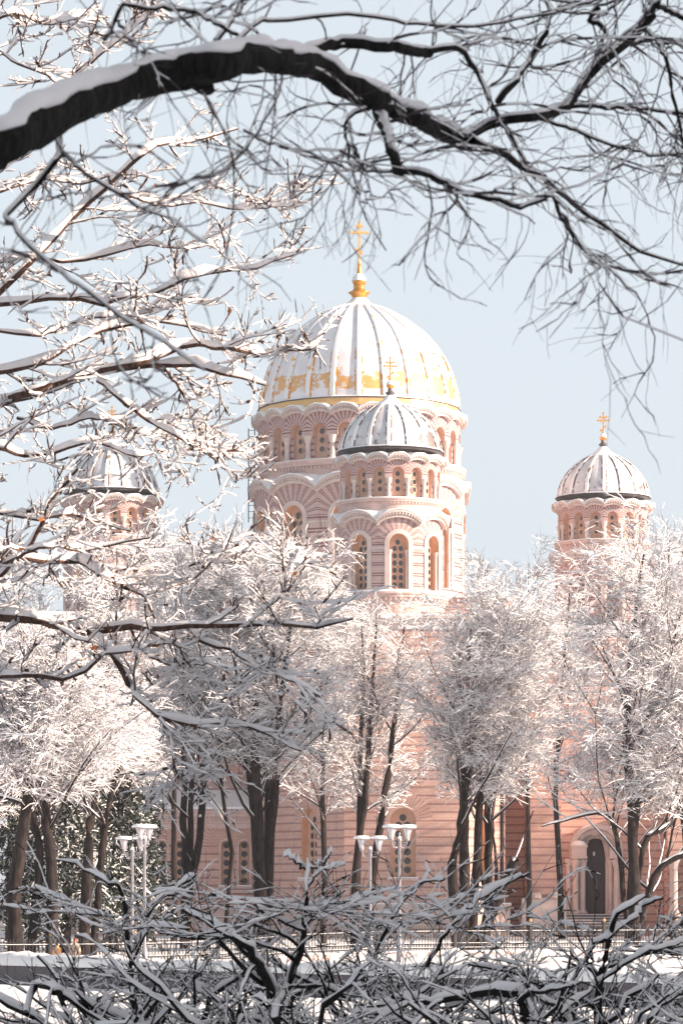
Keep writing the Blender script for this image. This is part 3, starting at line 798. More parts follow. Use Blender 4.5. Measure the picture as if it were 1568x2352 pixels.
# archivolts stepping inwards
t = MB()
for q, (ow, bw, dpt) in enumerate(((1.38, .32, .10), (1.10, .30, -.20), (.86, .26, -.42))):
    surround(t, Mc, ow, bw, 4.9, 5.4-q*.05, dpt)
t.build('portal_arch', 'stone', church)
t = MB(); pts = pointed(.64, 1.4, 4.95, 6.5); oo = outline(1.42, 1.4, 5.4, [1.4, 5.4], 20)
n_ = len(pts); oo = [oo[round(i*(len(oo)-1)/(n_-1))] for i in range(n_)]
t.grid([[Mc(s, z, -.45) for s, z in oo], [Mc(s, z, -.47) for s, z in pts], [Mc(s, z, -.9) for s, z in pts]]); t.build('portal_lining', 'stone', church)
t = MB(); t.box(Mc(0, 3.6, -.92), (1.4, .05, 5.6)); dr = t.build('door', 'door', church)
t = MB()
for sx in (-.32, .32):
    for z in (1.7, 2.6, 3.4): t.box(Mc(sx, z, -.87), (.42, .05, .62))
t.box(Mc(0, 4.15, -.86), (1.3, .07, .14)); t.box(Mc(0, 2.6, -.86), (.07, .07, 3.1))
for k in range(5): t.box(Mc(-.5+k*.25, 4.35, -.86), (.05, .05, .3))
t.build('door_panel', 'door', dr)
t = MB(); t.box(Mc(-.1, 5.2, -.5), (.13, .13, .26)); t.build('lantern', 'frost', church)
for sx, d, r in ((-1.32, .15, .2), (-.86, -.25, .2), (1.28, .12, .2), (.96, -.3, .16), (-1.78, .05, .17)):
    x, y, _ = Mc(sx, 0, d); column(x, y, 1.4, 4.9, r, church, 1.5)
t = MB(); t.box(Mc(-1.1, 5.25, .0), (.95, .9, .7)); t.box(Mc(-1.1, 5.66, .02), (1.08, 1.0, .12)); t.box(Mc(-1.1, 4.96, .02), (1.05, 1.0, .12))
t.box(Mc(1.14, 5.25, .0), (.6, .8, .7)); t.box(Mc(1.14, 4.96, .02), (.7, .9, .12)); t.build('impost', 'stone', church)
t = MB(); t.lathe(*Mc(-1.1, 0, .02)[:2], [(.5, 5.72), (.42, 5.90), (.25, 6.0), (0, 6.04)], 12); t.build('snow_cover', 'snow', church, True)
# steps before the portal
t = MB()
for k in range(8): t.box((PX+.1, 205.0-k*.38, 1.35-.17*k-.6), (4.2+.0*k, .8, 1.2))
t.build('steps', 'granite', church)
t = MB()
for k in range(8): t.box((PX+.1, 204.74-k*.38, 1.365-.17*k), (4.1, .16, .04))
t.build('snow_cover', 'snow', church)
# second porch further right: columns, arch and a broad flight of steps
t = MB(); M2, L2 = flatmap((20.3, 203.4), (31, 203.4)); M3 = shiftmap(M2, 2.9)
bay(t, M3, 2.9, .6, 1.3, 4.9, 1.15, 8.6, 8.6, 1.6, 0, None, .25, 3, 7.8); t.build('wall', 'win_wall', church)
boxwall(20.3, 20.9, 203.5, 206, 0, 8.6, 'wall', 'wall')
t = MB(); surround(t, M3, 1.15, .35, 1.3, 4.9, .1); t.build('portal_arch', 'stone', church)
cornice_run((20.3, 203.4), (31, 203.4), 7.9, 8.6, .4, 30)
for sx in (-2.55, -1.45, 1.45, 2.6):
    x, y, _ = M3(sx, 0, .35); column(x, y, 1.3, 5.0, .27, church, 1.5)
t = MB(); t.box((*M3(0, 0, -1.62)[:2], 3.5), (2.4, .05, 4.6)); t.build('door', 'door', church)
t = MB()
for k in range(9): t.box((25.5, 203.2-k*.45, 1.25-.155*k-.6), (10.4, 1.0, 1.2))
t.build('steps', 'granite', church)
t = MB()
for k in range(9): t.box((25.5, 202.8-k*.45, 1.265-.155*k), (10.3, .20, .05))
t.build('snow_cover', 'snow', church)
t = MB(); t.box((22.3, 205.3, .75), (1.2, .3, .5)); t.build('basement_window', 'glass', church)
# drainpipe
t = MB(); t.tube([(9.83, 199.9, 0), (9.83, 199.9, 17)], .09, 8)
for z in (1, 4, 7, 10, 13): t.tube([(9.83, 199.9, z), (9.83, 199.9, z+.12)], .13, 8)
t.build('drainpipe', 'iron', church)
# tower bases of the flanks
for (x, y) in (T_LF, T_RT):
    t = MB(); t.lathe(x, y, [(4.6, 0), (4.6, 17.5), (3.4, 19)], 8, 0, PI/8); t.build('tower_base', 'wall', church)
t = MB(); t.grid([[(13.65, 206.2, 18.9), (30, 206.2, 18.9)], [(13.65, 214, 20.5), (30, 214, 20.5)]]); t.build('roof', 'snow', church)
# ================================================================== GROUND
def gz(x, y):
    x = np.asarray(x, float); y = np.asarray(y, float)
    wl = 101.0 - x*1.14                     # retaining wall line
    left = 1/(1+np.exp((x+1.5)*.9))
    beyond = -.50*left*np.clip((142-y)/6, 0, 1)
    near = -.52 + .35*np.clip((60-y)/40, 0, 1)
    f = np.clip((y-wl)/1.0, 0, 1)
    return near*(1-f)+beyond*f + .06*np.sin(x*1.3+y*.5)*np.clip((y-70)/10, 0, 1)*(1-f) + .035*np.sin(x*.7-y*.9)
xs = np.concatenate([np.linspace(-900, -60, 12), np.linspace(-58, 58, 150), np.linspace(60, 900, 12)])
ys = np.concatenate([np.linspace(-60, 60, 14), np.linspace(62, 150, 230), np.linspace(152, 230, 20), np.linspace(240, 2500, 14)])
X, Y = np.meshgrid(xs, ys); Z = gz(X, Y)
mb = MB(); mb.grid([[(X[i, j], Y[i, j], Z[i, j]) for j in range(len(xs))] for i in range(len(ys))])
gm, gnt, gb = _mat('ground_snow'); gb.inputs['Roughness'].default_value = .8
gp = posn(gnt); gs = sepv(gnt, gp)
gx_ = mth(gnt, 'ABSOLUTE', gs[0]); gy_ = mth(gnt, 'ABSOLUTE', mth(gnt, 'SUBTRACT', gs[1], 110))
far_ = mth(gnt, 'MAXIMUM', sstep(gnt, gx_, 45, 60), sstep(gnt, gy_, 120, 140))
dim_town = mixc(gnt, noise(gnt, .08, 4, gp), (.06, .055, .055), (.40, .40, .42))      # town ground beyond the garden, darkened to weaken bounce light on the church
gnt.links.new(mixc(gnt, far_, snowcol(gnt), dim_town), gb.inputs['Base Color']); bump(gnt, gb, noise(gnt, 1.6, 5, gp), .12)
g = mb.build('ground', gm, None, True); struct(g)

# retaining wall of dark granite, from (u=-40, D 117) to (u=1620, D 91)
WA = Pt(-60, 0, 114.0); WB = Pt(1700, 0, 87.0)
M, L = flatmap(WA[:2], WB[:2]); ro = math.atan2(WB[1]-WA[1], WB[0]-WA[0])
rw = thing('retaining_wall', 'low dark granite retaining wall capped with snow behind the bushes', 'wall', (0, 104, -.5))
t = MB(); ns = 13
for i in range(ns):
    c = M((i+.5)*L/ns, 0, 0); t.box((c[0], c[1], -.35), (L/ns-.012, .4, 1.0), ro)
t.build('granite_slab', 'granite', rw)
t = MB(); rows = []
kk = 160
for d, h in ((.28, 0.0), (.30, .16), (.05, .30), (-.6, .34), (-1.6, .10), (-2.2, -.6)):
    row = []
    for i in range(kk+1):
        s = L*i/kk; lum = .10*math.sin(s*1.1)+.06*math.sin(s*2.7+1)+.05*math.sin(s*6.1)+.03*rng.normal()
        p = M(s, 0, d + .04*math.sin(s*3.1)); big_ = .28*max(0, math.sin(s*.33+.6))
        row.append((p[0], p[1], .13+h*(1+1.2*lum+big_) if h > -.5 else -.7))
    rows.append(row)
t.grid(rows); t.build('snow_cover', 'snow', rw, True)
# ploughed bank between the wall and the street
t = MB(); rows = []
for q in range(9):
    row = []
    for i in range(141):
        x = -16+34*i/140; yb = 128+x*.55
        y = yb+(q-4)*.75
        h = math.exp(-((q-4)/2.1)**2)*(.30+.12*math.sin(x*1.7)+.10*math.sin(x*4.3+1)+.05*rng.normal())
        row.append((x, y, float(gz(x, y))-.05+max(h, 0)*(.0 if q in (0, 8) else 1)))
    rows.append(row)
t.grid(rows); o = t.build('snow_bank', 'snow', None, True); tag(o, 'ploughed bank of snow along the street side', None, None, 'stuff')

# ================================================================== FENCE
FA = (-18.0, 126.0); FB = (21.0, 144.5)
fence = thing('fence', 'black iron picket fence with snowy rails in front of the cathedral', 'fence', (0, 135, 0))
M, L = flatmap(FA, FB); ro = math.atan2(FB[1]-FA[1], FB[0]-FA[0])
def fz(s):
    x = FA[0]+(FB[0]-FA[0])*s/L
    return float(-.45/(1+math.exp((x+3)*.8)))
np_ = 12; seg = L/np_
for i in range(np_+1):
    s = i*seg; x, y, _ = M(s, 0); z = fz(s)
    t = MB(); t.box((x, y, z+.72), (.14, .14, 1.3), ro); t.box((x, y, z+1.38), (.2, .2, .06), ro); t.box((x, y, z+.95), (.18, .18, .05), ro)
    po = t.build('post', 'iron', fence)
    t = MB(); t.lathe(x, y, [(.03, z+1.4), (.06, z+1.45), (.065, z+1.5), (.03, z+1.56), (0, z+1.58)], 10); t.build('finial', 'goldpale', po)
for i in range(np_):
    s0, s1 = i*seg+.07, (i+1)*seg-.07; n = 26
    t = MB()
    for k in range(1, n):
        s = s0+(s1-s0)*k/n; x, y, _ = M(s, 0); z = fz(s); t.box((x, y, z+.74), (.026, .026, 1.06), ro)
    for h in (.34, .52, 1.02, 1.14):
        a, b = M(s0, fz(s0)+h), M(s1, fz(s1)+h); t.tube([a, b], .02, 4)
    for k in range(n):
        s = s0+(s1-s0)*(k+.5)/n
        x, y, _ = M(s, 0)
        for h in (.43,):
            vs = [(x+.05*math.cos(a)*math.cos(ro), y+.05*math.cos(a)*math.sin(ro), fz(s)+h+.07*math.sin(a)) for a in np.linspace(0, 2*PI, 7)]
            t.tube(vs, .010, 3)
    pn = t.build('railing', 'iron', fence)
    t = MB()
    for h in (.37, .55, 1.05): 
        a, b = M(s0, fz(s0)+h), M(s1, fz(s1)+h); t.box(((a[0]+b[0])/2, (a[1]+b[1])/2, (a[2]+b[2])/2+.01), (s1-s0, .035, .016), ro, 0, -math.atan2(b[2]-a[2], s1-s0)*-1)
    t.build('snow_cover', 'snow', pn)
t = MB()
for i in range(np_*2):
    s = (i+.5)*seg/2; x, y, _ = M(s, 0); t.box((x, y, fz(s)+.02), (seg/2-.01, .34, .36), ro)
t.build('stone_kerb', 'stone2', fence)
t = MB()
for i in range(np_*2):
    s = (i+.5)*seg/2; x, y, _ = M(s, 0); t.box((x, y, fz(s)+.22), (seg/2, .36, .05), ro)
t.build('snow_cover', 'snow', fence)

# ================================================================== STREET LAMPS
def lamp(u, v, D, label, hd=0.0):
    x, y, ztop = Pt(u, v, D); z0 = float(gz(x, y))
    r = thing('street_lamp', label, 'street lamp', (x, y, z0), 'twin-armed lamps by the street')
    zh = ztop-.52      # arm junction
    t = MB(); t.lathe(x, y, [(.0, z0-.2), (.16, z0-.2), (.16, z0+.4), (.10, z0+.5), (.09, z0+1.1), (.055, z0+1.25), (.05, zh-.15), (.075, zh-.12), (.06, zh), (.09, zh+.04), (.03, zh+.1), (.02, zh+.2), (.045, zh+.26), (0, zh+.32)], 12)
    t.build('pole', 'lampmetal', r, True)
    for sx in (-1, 1):
        ax_, ay_ = math.cos(hd)*sx, math.sin(hd)*sx
        X = .31
        t = MB(); pts = [(0, -.10), (.12, -.22), (.25, -.18), (.30, -.02), (X, .03)]
        t.tube([(x+a*ax_, y+a*ay_, zh+b) for a, b in pts], .022, 6)
        t.tube([(x+(.2+.05*math.cos(a))*ax_, y+(.2+.05*math.cos(a))*ay_, zh-.08+.05*math.sin(a)) for a in np.linspace(0, 2*PI, 9)], .012, 5)
        t.build('arm', 'lampmetal', r, True)
        lx, ly = x+X*ax_, y+X*ay_
        t = MB(); t.lathe(lx, ly, [(.03, zh+.0), (.075, zh+.03), (.08, zh+.07), (.05, zh+.09)], 12); t.lathe(lx, ly, [(.12, ztop-.09), (.285, ztop-.09), (.29, ztop-.07), (.14, ztop-.05)], 20)
        ln = t.build('lantern', 'lampmetal', r, True)
        t = MB(); t.lathe(lx, ly, [(.06, zh+.08), (.085, zh+.2), (.155, ztop-.09)], 12); t.build('lamp_glass', 'frost', ln, True)
        t = MB()
        for k in range(6):
            a = k*PI/3+.3; t.tube([(lx+.088*math.cos(a), ly+.088*math.sin(a), zh+.1), (lx+.160*math.cos(a), ly+.160*math.sin(a), ztop-.09)], .008, 4)
        t.build('frame', 'lampmetal', ln)
        t = MB(); t.lathe(lx, ly, [(.295, ztop-.068), (.305, ztop-.03), (.27, ztop+.02), (.16, ztop+.045), (0, ztop+.05)], 20); t.build('snow_cover', 'snow', ln, True)
    t = MB(); t.lathe(x, y, [(.07, zh+.08), (.06, zh+.15), (0, zh+.2)], 10); t.build('snow_cover', 'snow', r, True)
lamp(304, 1924, 118, 'grey twin lantern lamp, left and lower one of the pair by the annex', .25)
lamp(332, 1897, 113, 'grey twin lantern lamp, taller one of the left pair in front of the annex', 1.15)
lamp(850, 1923, 118, 'grey twin lantern lamp, lower one of the right pair before the apse window', .1)
lamp(917, 1897, 108, 'grey twin lantern lamp standing before the middle tall apse window', .55)

# ================================================================== PEOPLE
MT['skin'] = m_plain('skin', (.62, .36, .26)); MT['coat_y'] = m_plain('orange_coat', (.60, .27, .09), (.70, .38, .16), 6)
MT['coat_g'] = m_plain('pale_beige_coat', (.42, .32, .26), (.5, .4, .33), 6); MT['coat_b'] = m_plain('dark_coat', (.015, .017, .022), (.03, .03, .035), 6)
MT['hair'] = m_plain('dark_hair', (.04, .022, .016)); MT['hat'] = m_plain('red_knit_hat', (.45, .10, .07)); MT['trouser'] = m_plain('dark_trousers', (.04, .03, .03))
def skinbody(name, verts, edges, rad, mat, parent, lev=1):
    me = bpy.data.meshes.new(name); me.from_pydata(verts, edges, []); o = bpy.data.objects.new(name, me); COL.objects.link(o)
    m = o.modifiers.new('s', 'SKIN'); m.use_smooth_shade = True
    sv = me.skin_vertices[0] if me.skin_vertices else None
    if sv is None:
        bpy.context.view_layer.objects.active = o
        sv = me.skin_vertices[0]
    for i, r in enumerate(rad): sv.data[i].radius = (r, r) if isinstance(r, (int, float)) else r
    sv.data[0].use_root = True
    s2 = o.modifiers.new('u', 'SUBSURF'); s2.levels = lev; s2.render_levels = lev
    dg = bpy.context.evaluated_depsgraph_get(); ev = o.evaluated_get(dg); nm = bpy.data.meshes.new_from_object(ev)
    o.modifiers.clear(); o.data = nm; nm.name = name; nm.materials.clear(); nm.materials.append(MT[mat])
    nm.polygons.foreach_set('use_smooth', np.ones(len(nm.polygons), bool))
    attach(o, parent); return o
def person(x, y, z0, h, face, label, coat, legs, hair, stride=.18, armsw=.25, hat=False):
    root = thing('person', label, 'person', (x, y, z0))
    s = h/1.75; cf, sf = math.cos(face), math.sin(face)
    def W(a, f, z): # a sideways (right), f forward
        return (x + s*(a*cf - f*sf), y + s*(a*sf + f*cf), z0 + s*z)
    # head + neck + hands + torso + limbs in one skinned body
    V = []; E = []; R = []
    def a(p, r, link=None):
        V.append(W(*p)); R.append(r*s); 
        if link is not None: E.append((link, len(V)-1))
        return len(V)-1
    pel = a((0, 0, .95), .15); sp = a((0, .01, 1.15), .135, pel); ch = a((0, .0, 1.36), .15, sp); nk = a((0, .0, 1.50), .06, ch)
    hd0 = a((0, .015, 1.57), .075, nk); hd1 = a((0, .02, 1.65), .098, hd0); a((0, .0, 1.72), .075, hd1)
    for sg in (-1, 1):
        sh = a((sg*.17, 0, 1.42), .07, ch); el = a((sg*.25, -.03+sg*armsw*.3, 1.13), .052, sh); wr = a((sg*.25, .10+sg*armsw*.6, .92), .036, el)
        pa = a((sg*.245, .13+sg*armsw*.66, .86), .034, wr)
        for k, (dx, ln_) in enumerate(((-.024, .065), (-.008, .075), (.008, .07), (.024, .055))):
            f1 = a((sg*.245, .135+sg*armsw*.68+dx, .86-.045), .0095, pa); a((sg*.238, .14+sg*armsw*.68+dx, .86-.045-ln_*.6), .008, f1)
        a((sg*.21, .165+sg*armsw*.66, .84), .0105, pa)
        hp = a((sg*.09, 0, .88), .105, pel); kn = a((sg*.095, .04-sg*stride*.5, .50), .065, hp); an = a((sg*.095, -sg*stride, .09), .045, kn); a((sg*.10, -sg*stride+.13, .035), .04, an)
    skinbody('body', V, E, R, 'skin', root)
    # coat
    t = MB(); n = 16
    def ring(z, rx, ry, f=0): return [W(rx*math.cos(q), f+ry*math.sin(q), z) for q in np.linspace(0, 2*PI, n, endpoint=False)]
    t.grid([ring(.72, .24, .20), ring(.78, .235, .195), ring(1.0, .20, .17), ring(1.2, .19, .155), ring(1.36, .215, .16), ring(1.46, .17, .12), ring(1.52, .085, .085), ring(1.55, .08, .08)], closed=True)
    for sg in (-1, 1):
        t.tube([W(sg*.17, 0, 1.45), W(sg*.205, -.01, 1.35), W(sg*.255, -.03+sg*armsw*.3, 1.13), W(sg*.25, .085+sg*armsw*.56, .94)], [.075*s, .088*s, .072*s, .056*s], 10)
    t.build('coat', coat, root, True)
    t = MB()
    for sg in (-1, 1):
        t.tube([W(sg*.085, 0, .92), W(sg*.095, .04-sg*stride*.5, .50), W(sg*.095, -sg*stride, .10)], [.115*s, .082*s, .068*s], 10)
    t.build('trousers', legs, root, True)
    t = MB()
    for sg in (-1, 1):
        t.box(W(sg*.10, -sg*stride+.05, .05), (.10*s, .27*s, .10*s), face)
    t.build('boots', 'trouser', root)
    t = MB()
    rows = []
    for q in range(7):
        zz = 1.60+.165*q/6; rr = .108*math.sqrt(max(1-(q/6)**2.4, 0))+.002
        rows.append([W(rr*math.cos(b), -.012 + (rr*math.sin(b) if (math.sin(b) < .35 or q > 2) else rr*.25), zz) for b in np.linspace(0, 2*PI, 14, endpoint=False)])
    t.grid(rows, closed=True); t.build('hat' if hat else 'hair', hair, root, True)
    t = MB()
    for sx in (-.035, .035): t.lathe(*W(sx, .112, 0)[:2], [(0, z0+s*1.652), (.010*s, z0+s*1.66), (0, z0+s*1.668)], 6)
    t.tube([W(0, .108, 1.655), W(0, .128, 1.62), W(0, .110, 1.615)], .010*s, 5); t.build('face', 'skin', root)
    return root
for (u, D, zt, hh, fc, lab, ct, hr, ht) in ((131, 121, .80, 1.32, -.9, 'small person in a bright orange coat behind the snow bank', 'coat_y', 'hair', False),
                                            (172, 121.5, .94, 1.45, 2.4, 'person in a pale beige coat and red hat by the fence post', 'coat_g', 'hat', True)):
    x = (u-CX)*D/F; person(x, D, zt-hh, hh, fc, lab, ct, 'trouser', hr, .12, .12, ht)
person((1571-CX)*160/F, 160, -.02, 1.76, 1.35, 'person in a dark coat walking at the right edge near the steps', 'coat_b', 'trouser', 'hair', .25, .3)

# small bench in the garden behind the fence
bx_, by_ = (118-CX)*152/F, 152.0
bn = thing('bench', 'small dark garden bench under the spruces on the left', 'bench', (bx_, by_, 0))
t = MB(); t.box((bx_, by_, .46), (1.5, .4, .05)); t.build('seat', 'iron', bn)
t = MB(); t.box((bx_, by_+.2, .8), (1.5, .04, .35)); t.build('backrest', 'iron', bn)
for sx in (-.6, .6):
    t = MB(); t.box((bx_+sx, by_, .1), (.07, .36, .72)); t.build('leg', 'iron', bn)
t = MB(); t.box((bx_, by_, .52), (1.5, .42, .07)); t.box((bx_, by_+.2, 1.0), (1.5, .08, .06)); t.build('snow_cover', 'snow', bn)

# unseen apartment house added beyond the right edge to shade the near garden
hb = thing('shade_house', 'added unseen apartment house right of the garden, shading the foreground', 'building', (38, 12, 0))
HH = 15.9
t = MB(); t.box((38, 12, HH/2-.5), (14, 100, HH+1)); t.build('wall', 'plinth', hb)
t = MB(); t.grid([[(30.4, -38.4, HH+.02), (30.4, 62.4, HH+.02)], [(38, -38.4, HH+1.2), (38, 62.4, HH+1.2)], [(45.6, -38.4, HH+.02), (45.6, 62.4, HH+.02)]]); t.build('roof', 'snow', hb)
t = MB(); t.box((39, -12.5, HH+1.3), (12, 51, 2.9)); t.build('shade_storey', 'plinth', hb)  # raised part added to keep the sun off the overhanging limb
t = MB(); t.box((39, -12.5, HH+2.83), (12.6, 51.6, .16)); t.build('snow_cover', 'snow', hb)
for fl in range(4):
    for k in range(14):
        t = MB(); y = -34+k*7.1; z = 2.2+fl*3.9
        t.box((30.98, y, z), (.12, 1.5, 2.0)); w = t.build('window', 'stone', hb)
        t = MB(); t.box((30.9, y, z), (.06, 1.2, 1.7)); t.build('pane', 'glass', w)

# thin winter air
vm = bpy.data.materials.new('thin_winter_air'); vm.use_nodes = True; vn = vm.node_tree; vn.nodes.clear()
vo = vn.nodes.new('ShaderNodeOutputMaterial'); pv = vn.nodes.new('ShaderNodeVolumePrincipled')
pv.inputs['Color'].default_value = (.93, .94, 1, 1); pv.inputs['Density'].default_value = HAZE_D; pv.inputs['Anisotropy'].default_value = .3
vn.links.new(pv.outputs[0], vo.inputs['Volume'])
t = MB(); t.box((0, 130, 24), (2000, 4000, 52)); MT['air'] = vm
o = t.build('haze', 'air', None); o['kind'] = 'stuff'; o['label'] = 'thin pale winter air over the garden'
# ================================================================== FAR TREES (behind the fence)
def far_tree(stems, D, label, cx, z0, z1, hw, n1=16, n2=8, n3=7, n4=5, L1=3.6, up=.35, seedr=None, name='bare_tree', group='snowy trees in front of the cathedral', droop=.0, dy=3.2, twl=.52, snow=.018, lit=None, patch=.10, ang=38, tmin=.42, r4=.005):
    """stems: list of [(u,v,r_m), ...] drawn at depth D with a little depth wander; crown envelope: centre cx (u), z0..z1, half width hw (m)"""
    base = Pt(stems[0][0][0], 0, D); gx, gy = base[0], D
    g0 = float(gz(gx, gy))
    root = thing(name, label, 'tree', (gx, gy, g0), group)
    P = []; 
    for q, st in enumerate(stems):
        dyy = (q-(len(stems)-1)/2)*.5
        pts = []
        for i, (u, v, r) in enumerate(st):
            f = i/max(len(st)-1, 1); p = Pt(u, v, D)
            p[1] += dyy + f*(rng.normal()*1.0); pts.append((*p, r))
        pts[0] = (pts[0][0], pts[0][1], min(pts[0][2], g0-.15), pts[0][3])
        P.append(resample(pts, 18, .025))
    P = np.array(P); R = P[..., 3]; P = P[..., :3]
    sw = Sw(); sw.round(P, R, 10, 0, .05); sw.cap(P, R, .07, 1, 1.0, slope=.9)
    cxm = (cx-CX)*D/F; zc = (z0+z1)/2; hz = (z1-z0)/2
    def keep(Q, R_, k=1.0):
        tip = Q[:, -1]; x = (tip[:, 0]-cxm)/hw; y = (tip[:, 1]-D)/(hw*1.05); z = (tip[:, 2]-zc)/hz
        lim = 1 + .16*np.sin(x*5+z*7+cxm) + .24*rng.normal(size=len(tip))
        m = (np.abs(x)**2.2+np.abs(y)**2.2+np.abs(z)**2.4) < k*lim
        m &= tip[:, 2] > z0-2.6*rng.random(len(tip))**2
        return Q[m], R_[m]
    A, RA = spawn(P, R, int(n1*1.2), L1*1.55, ang+4, 9, tmin-.08, .99, up*.65, .18, .40, .35, .3, rmin=.014); A, RA = keep(A, RA, 1.5)
    B, RB = spawn(A, RA, n2+1, L1*.56, 40, 7, .12, 1, up*.15-droop, .20, .5, .35, .35, rmin=.010); B, RB = keep(B, RB, 1.3)
    C_, RC = spawn(B, RB, n3, L1*.34, 40, 5, .10, 1, -droop*.8, .20, .55, .3, .5, rmin=.006); C_, RC = keep(C_, RC, 1.25)
    D_, RD = spawn(C_, RC, n4, twl, 36, 4, .08, 1, -droop*.5, .18, .6, .2, .6, rmin=r4)
    sw.round(A, RA, 5, 0); sw.cap(A, RA, .045, 1, 1.0, .02, 5)
    o = sw.build('trunk', ['bark', 'snow'], root)
    sw = Sw()
    sw.twigs(B, RB, snow*1.25, snow*.75, 0, 1, patch)
    sw.twigs(C_, RC, snow, snow*.62, 0, 1, patch)
    sw.twigs(D_, RD, snow*.9, snow*.55, 0, 1, patch)
    o = sw.build('crown', ['twig', 'snow'], root, False)
    return root, len(D_)
Zt = lambda v, D: CZ-(v-H)*D/F
cnt = []
# tall row
far_tree([[(425, 2190, .26), (430, 2060, .24), (455, 1960, .19), (468, 1800, .16), (470, 1600, .11), (480, 1420, .07), (490, 1300, .03)],
          [(424, 2190, .2), (426, 2040, .18), (424, 1800, .15), (422, 1600, .11), (418, 1450, .07), (405, 1330, .03)],
          [(428, 2150, .2), (436, 2000, .16), (440, 1800, .13), (446, 1650, .1), (455, 1500, .05)],
          [(510, 2190, .12), (530, 1980, .10), (515, 1850, .09), (500, 1700, .07), (520, 1560, .04)]],
         158, 'snowy tree with a dark forked trunk in front of the low annex', 455, Zt(1735, 158), Zt(1235, 158), 4.3, 15, 8, 6, 5, 2.9, .7)
far_tree([[(600, 2200, .34), (598, 2050, .30), (592, 1850, .24), (585, 1650, .2), (600, 1480, .12), (620, 1330, .05)],
          [(612, 2150, .24), (620, 1950, .21), (632, 1780, .2), (650, 1600, .14), (670, 1430, .08), (690, 1320, .03)],
          [(600, 2100, .2), (590, 1980, .17), (575, 1820, .14), (555, 1650, .1), (540, 1480, .06), (530, 1380, .03)],
          [(606, 2120, .2), (612, 1900, .18), (618, 1700, .12), (640, 1500, .08), (650, 1300, .03)]],
         156, 'broad snowy tree with a thick dark trunk left of the bastion', 640, Zt(1745, 156), Zt(1228, 156), 4.9, 18, 8, 7, 5, 3.1, .6)
far_tree([[(815, 2200, .24), (812, 2080, .22), (830, 1880, .17), (845, 1750, .14), (855, 1600, .1), (862, 1450, .05), (866, 1360, .02)],
          [(828, 2200, .24), (850, 2060, .2), (880, 1850, .17), (900, 1700, .13), (915, 1560, .08), (930, 1420, .03)],
          [(815, 2100, .16), (825, 1900, .14), (828, 1700, .11), (835, 1560, .07), (830, 1400, .03)]],
         160, 'slender snowy tree with a V-shaped trunk before the near tower', 872, Zt(1830, 160), Zt(1385, 160), 4.0, 15, 7, 6, 4, 2.5, .6)
far_tree([[(1050, 2210, .32), (1045, 2080, .28), (1035, 2000, .22), (1055, 1900, .2), (1075, 1760, .15), (1070, 1600, .1), (1080, 1450, .05)],
          [(1060, 2190, .3), (1065, 2050, .26), (1068, 1850, .19), (1062, 1700, .13), (1085, 1550, .09), (1110, 1400, .03)],
          [(1078, 2190, .28), (1090, 2060, .22), (1100, 1860, .17), (1112, 1700, .13), (1135, 1560, .08), (1150, 1400, .03)],
          [(1095, 2190, .36), (1130, 2090, .30), (1180, 1975, .2)],
          [(1120, 2080, .2), (1125, 1950, .2), (1130, 1850, .17), (1160, 1680, .11), (1180, 1540, .06), (1200, 1420, .03)]],
         152, 'large snowy many-stemmed tree with one leaning sunlit stump limb', 1115, Zt(1830, 152), Zt(1330, 152), 5.0, 17, 8, 7, 5, 3.0, .55)
far_tree([[(1448, 2200, .27), (1452, 2060, .25), (1450, 1880, .21), (1440, 1700, .18), (1450, 1500, .11), (1480, 1270, .04)],
          [(1448, 2080, .18), (1500, 2010, .16), (1560, 1965, .15), (1640, 1930, .1)],
          [(1447, 1950, .15), (1410, 1885, .10), (1310, 1880, .06), (1240, 1900, .03)],
          [(1447, 2000, .17), (1480, 1930, .14), (1540, 1900, .12), (1570, 1820, .1), (1570, 1650, .07)],
          [(1443, 1850, .18), (1480, 1700, .14), (1530, 1560, .1), (1560, 1400, .05)]],
         146, 'spreading snowy tree with bending limbs before the arched portal', 1440, Zt(1850, 146), Zt(1195, 146), 5.2, 18, 8, 7, 5, 3.4, .45, ang=45)
far_tree([[(1600, 2200, .3), (1585, 2000, .26), (1560, 1800, .2), (1555, 1600, .14), (1540, 1420, .09), (1530, 1260, .03)],
          [(1590, 2100, .2), (1610, 1850, .16), (1600, 1650, .12), (1590, 1450, .07), (1570, 1250, .03)]],
         164, 'tall snowy tree partly beyond the right edge of the view', 1570, Zt(1950, 164), Zt(1190, 164), 5.6, 18, 8, 7, 5, 3.3, .5)
far_tree([[(1290, 2200, .2), (1285, 2000, .17), (1275, 1800, .14), (1290, 1560, .1), (1310, 1330, .03)]],
         190, 'thin snowy tree close to the cathedral wall beside the portal', 1290, Zt(1780, 190), Zt(1335, 190), 4.4, 22, 8, 6, 5, 2.8, .5)
far_tree([[(740, 2200, .18), (745, 2000, .16), (740, 1800, .13), (750, 1600, .09), (755, 1450, .04)]],
         172, 'thin snowy tree standing between the broad trunk and the forked one', 745, Zt(1850, 172), Zt(1330, 172), 3.9, 22, 8, 6, 4, 2.6, .5)
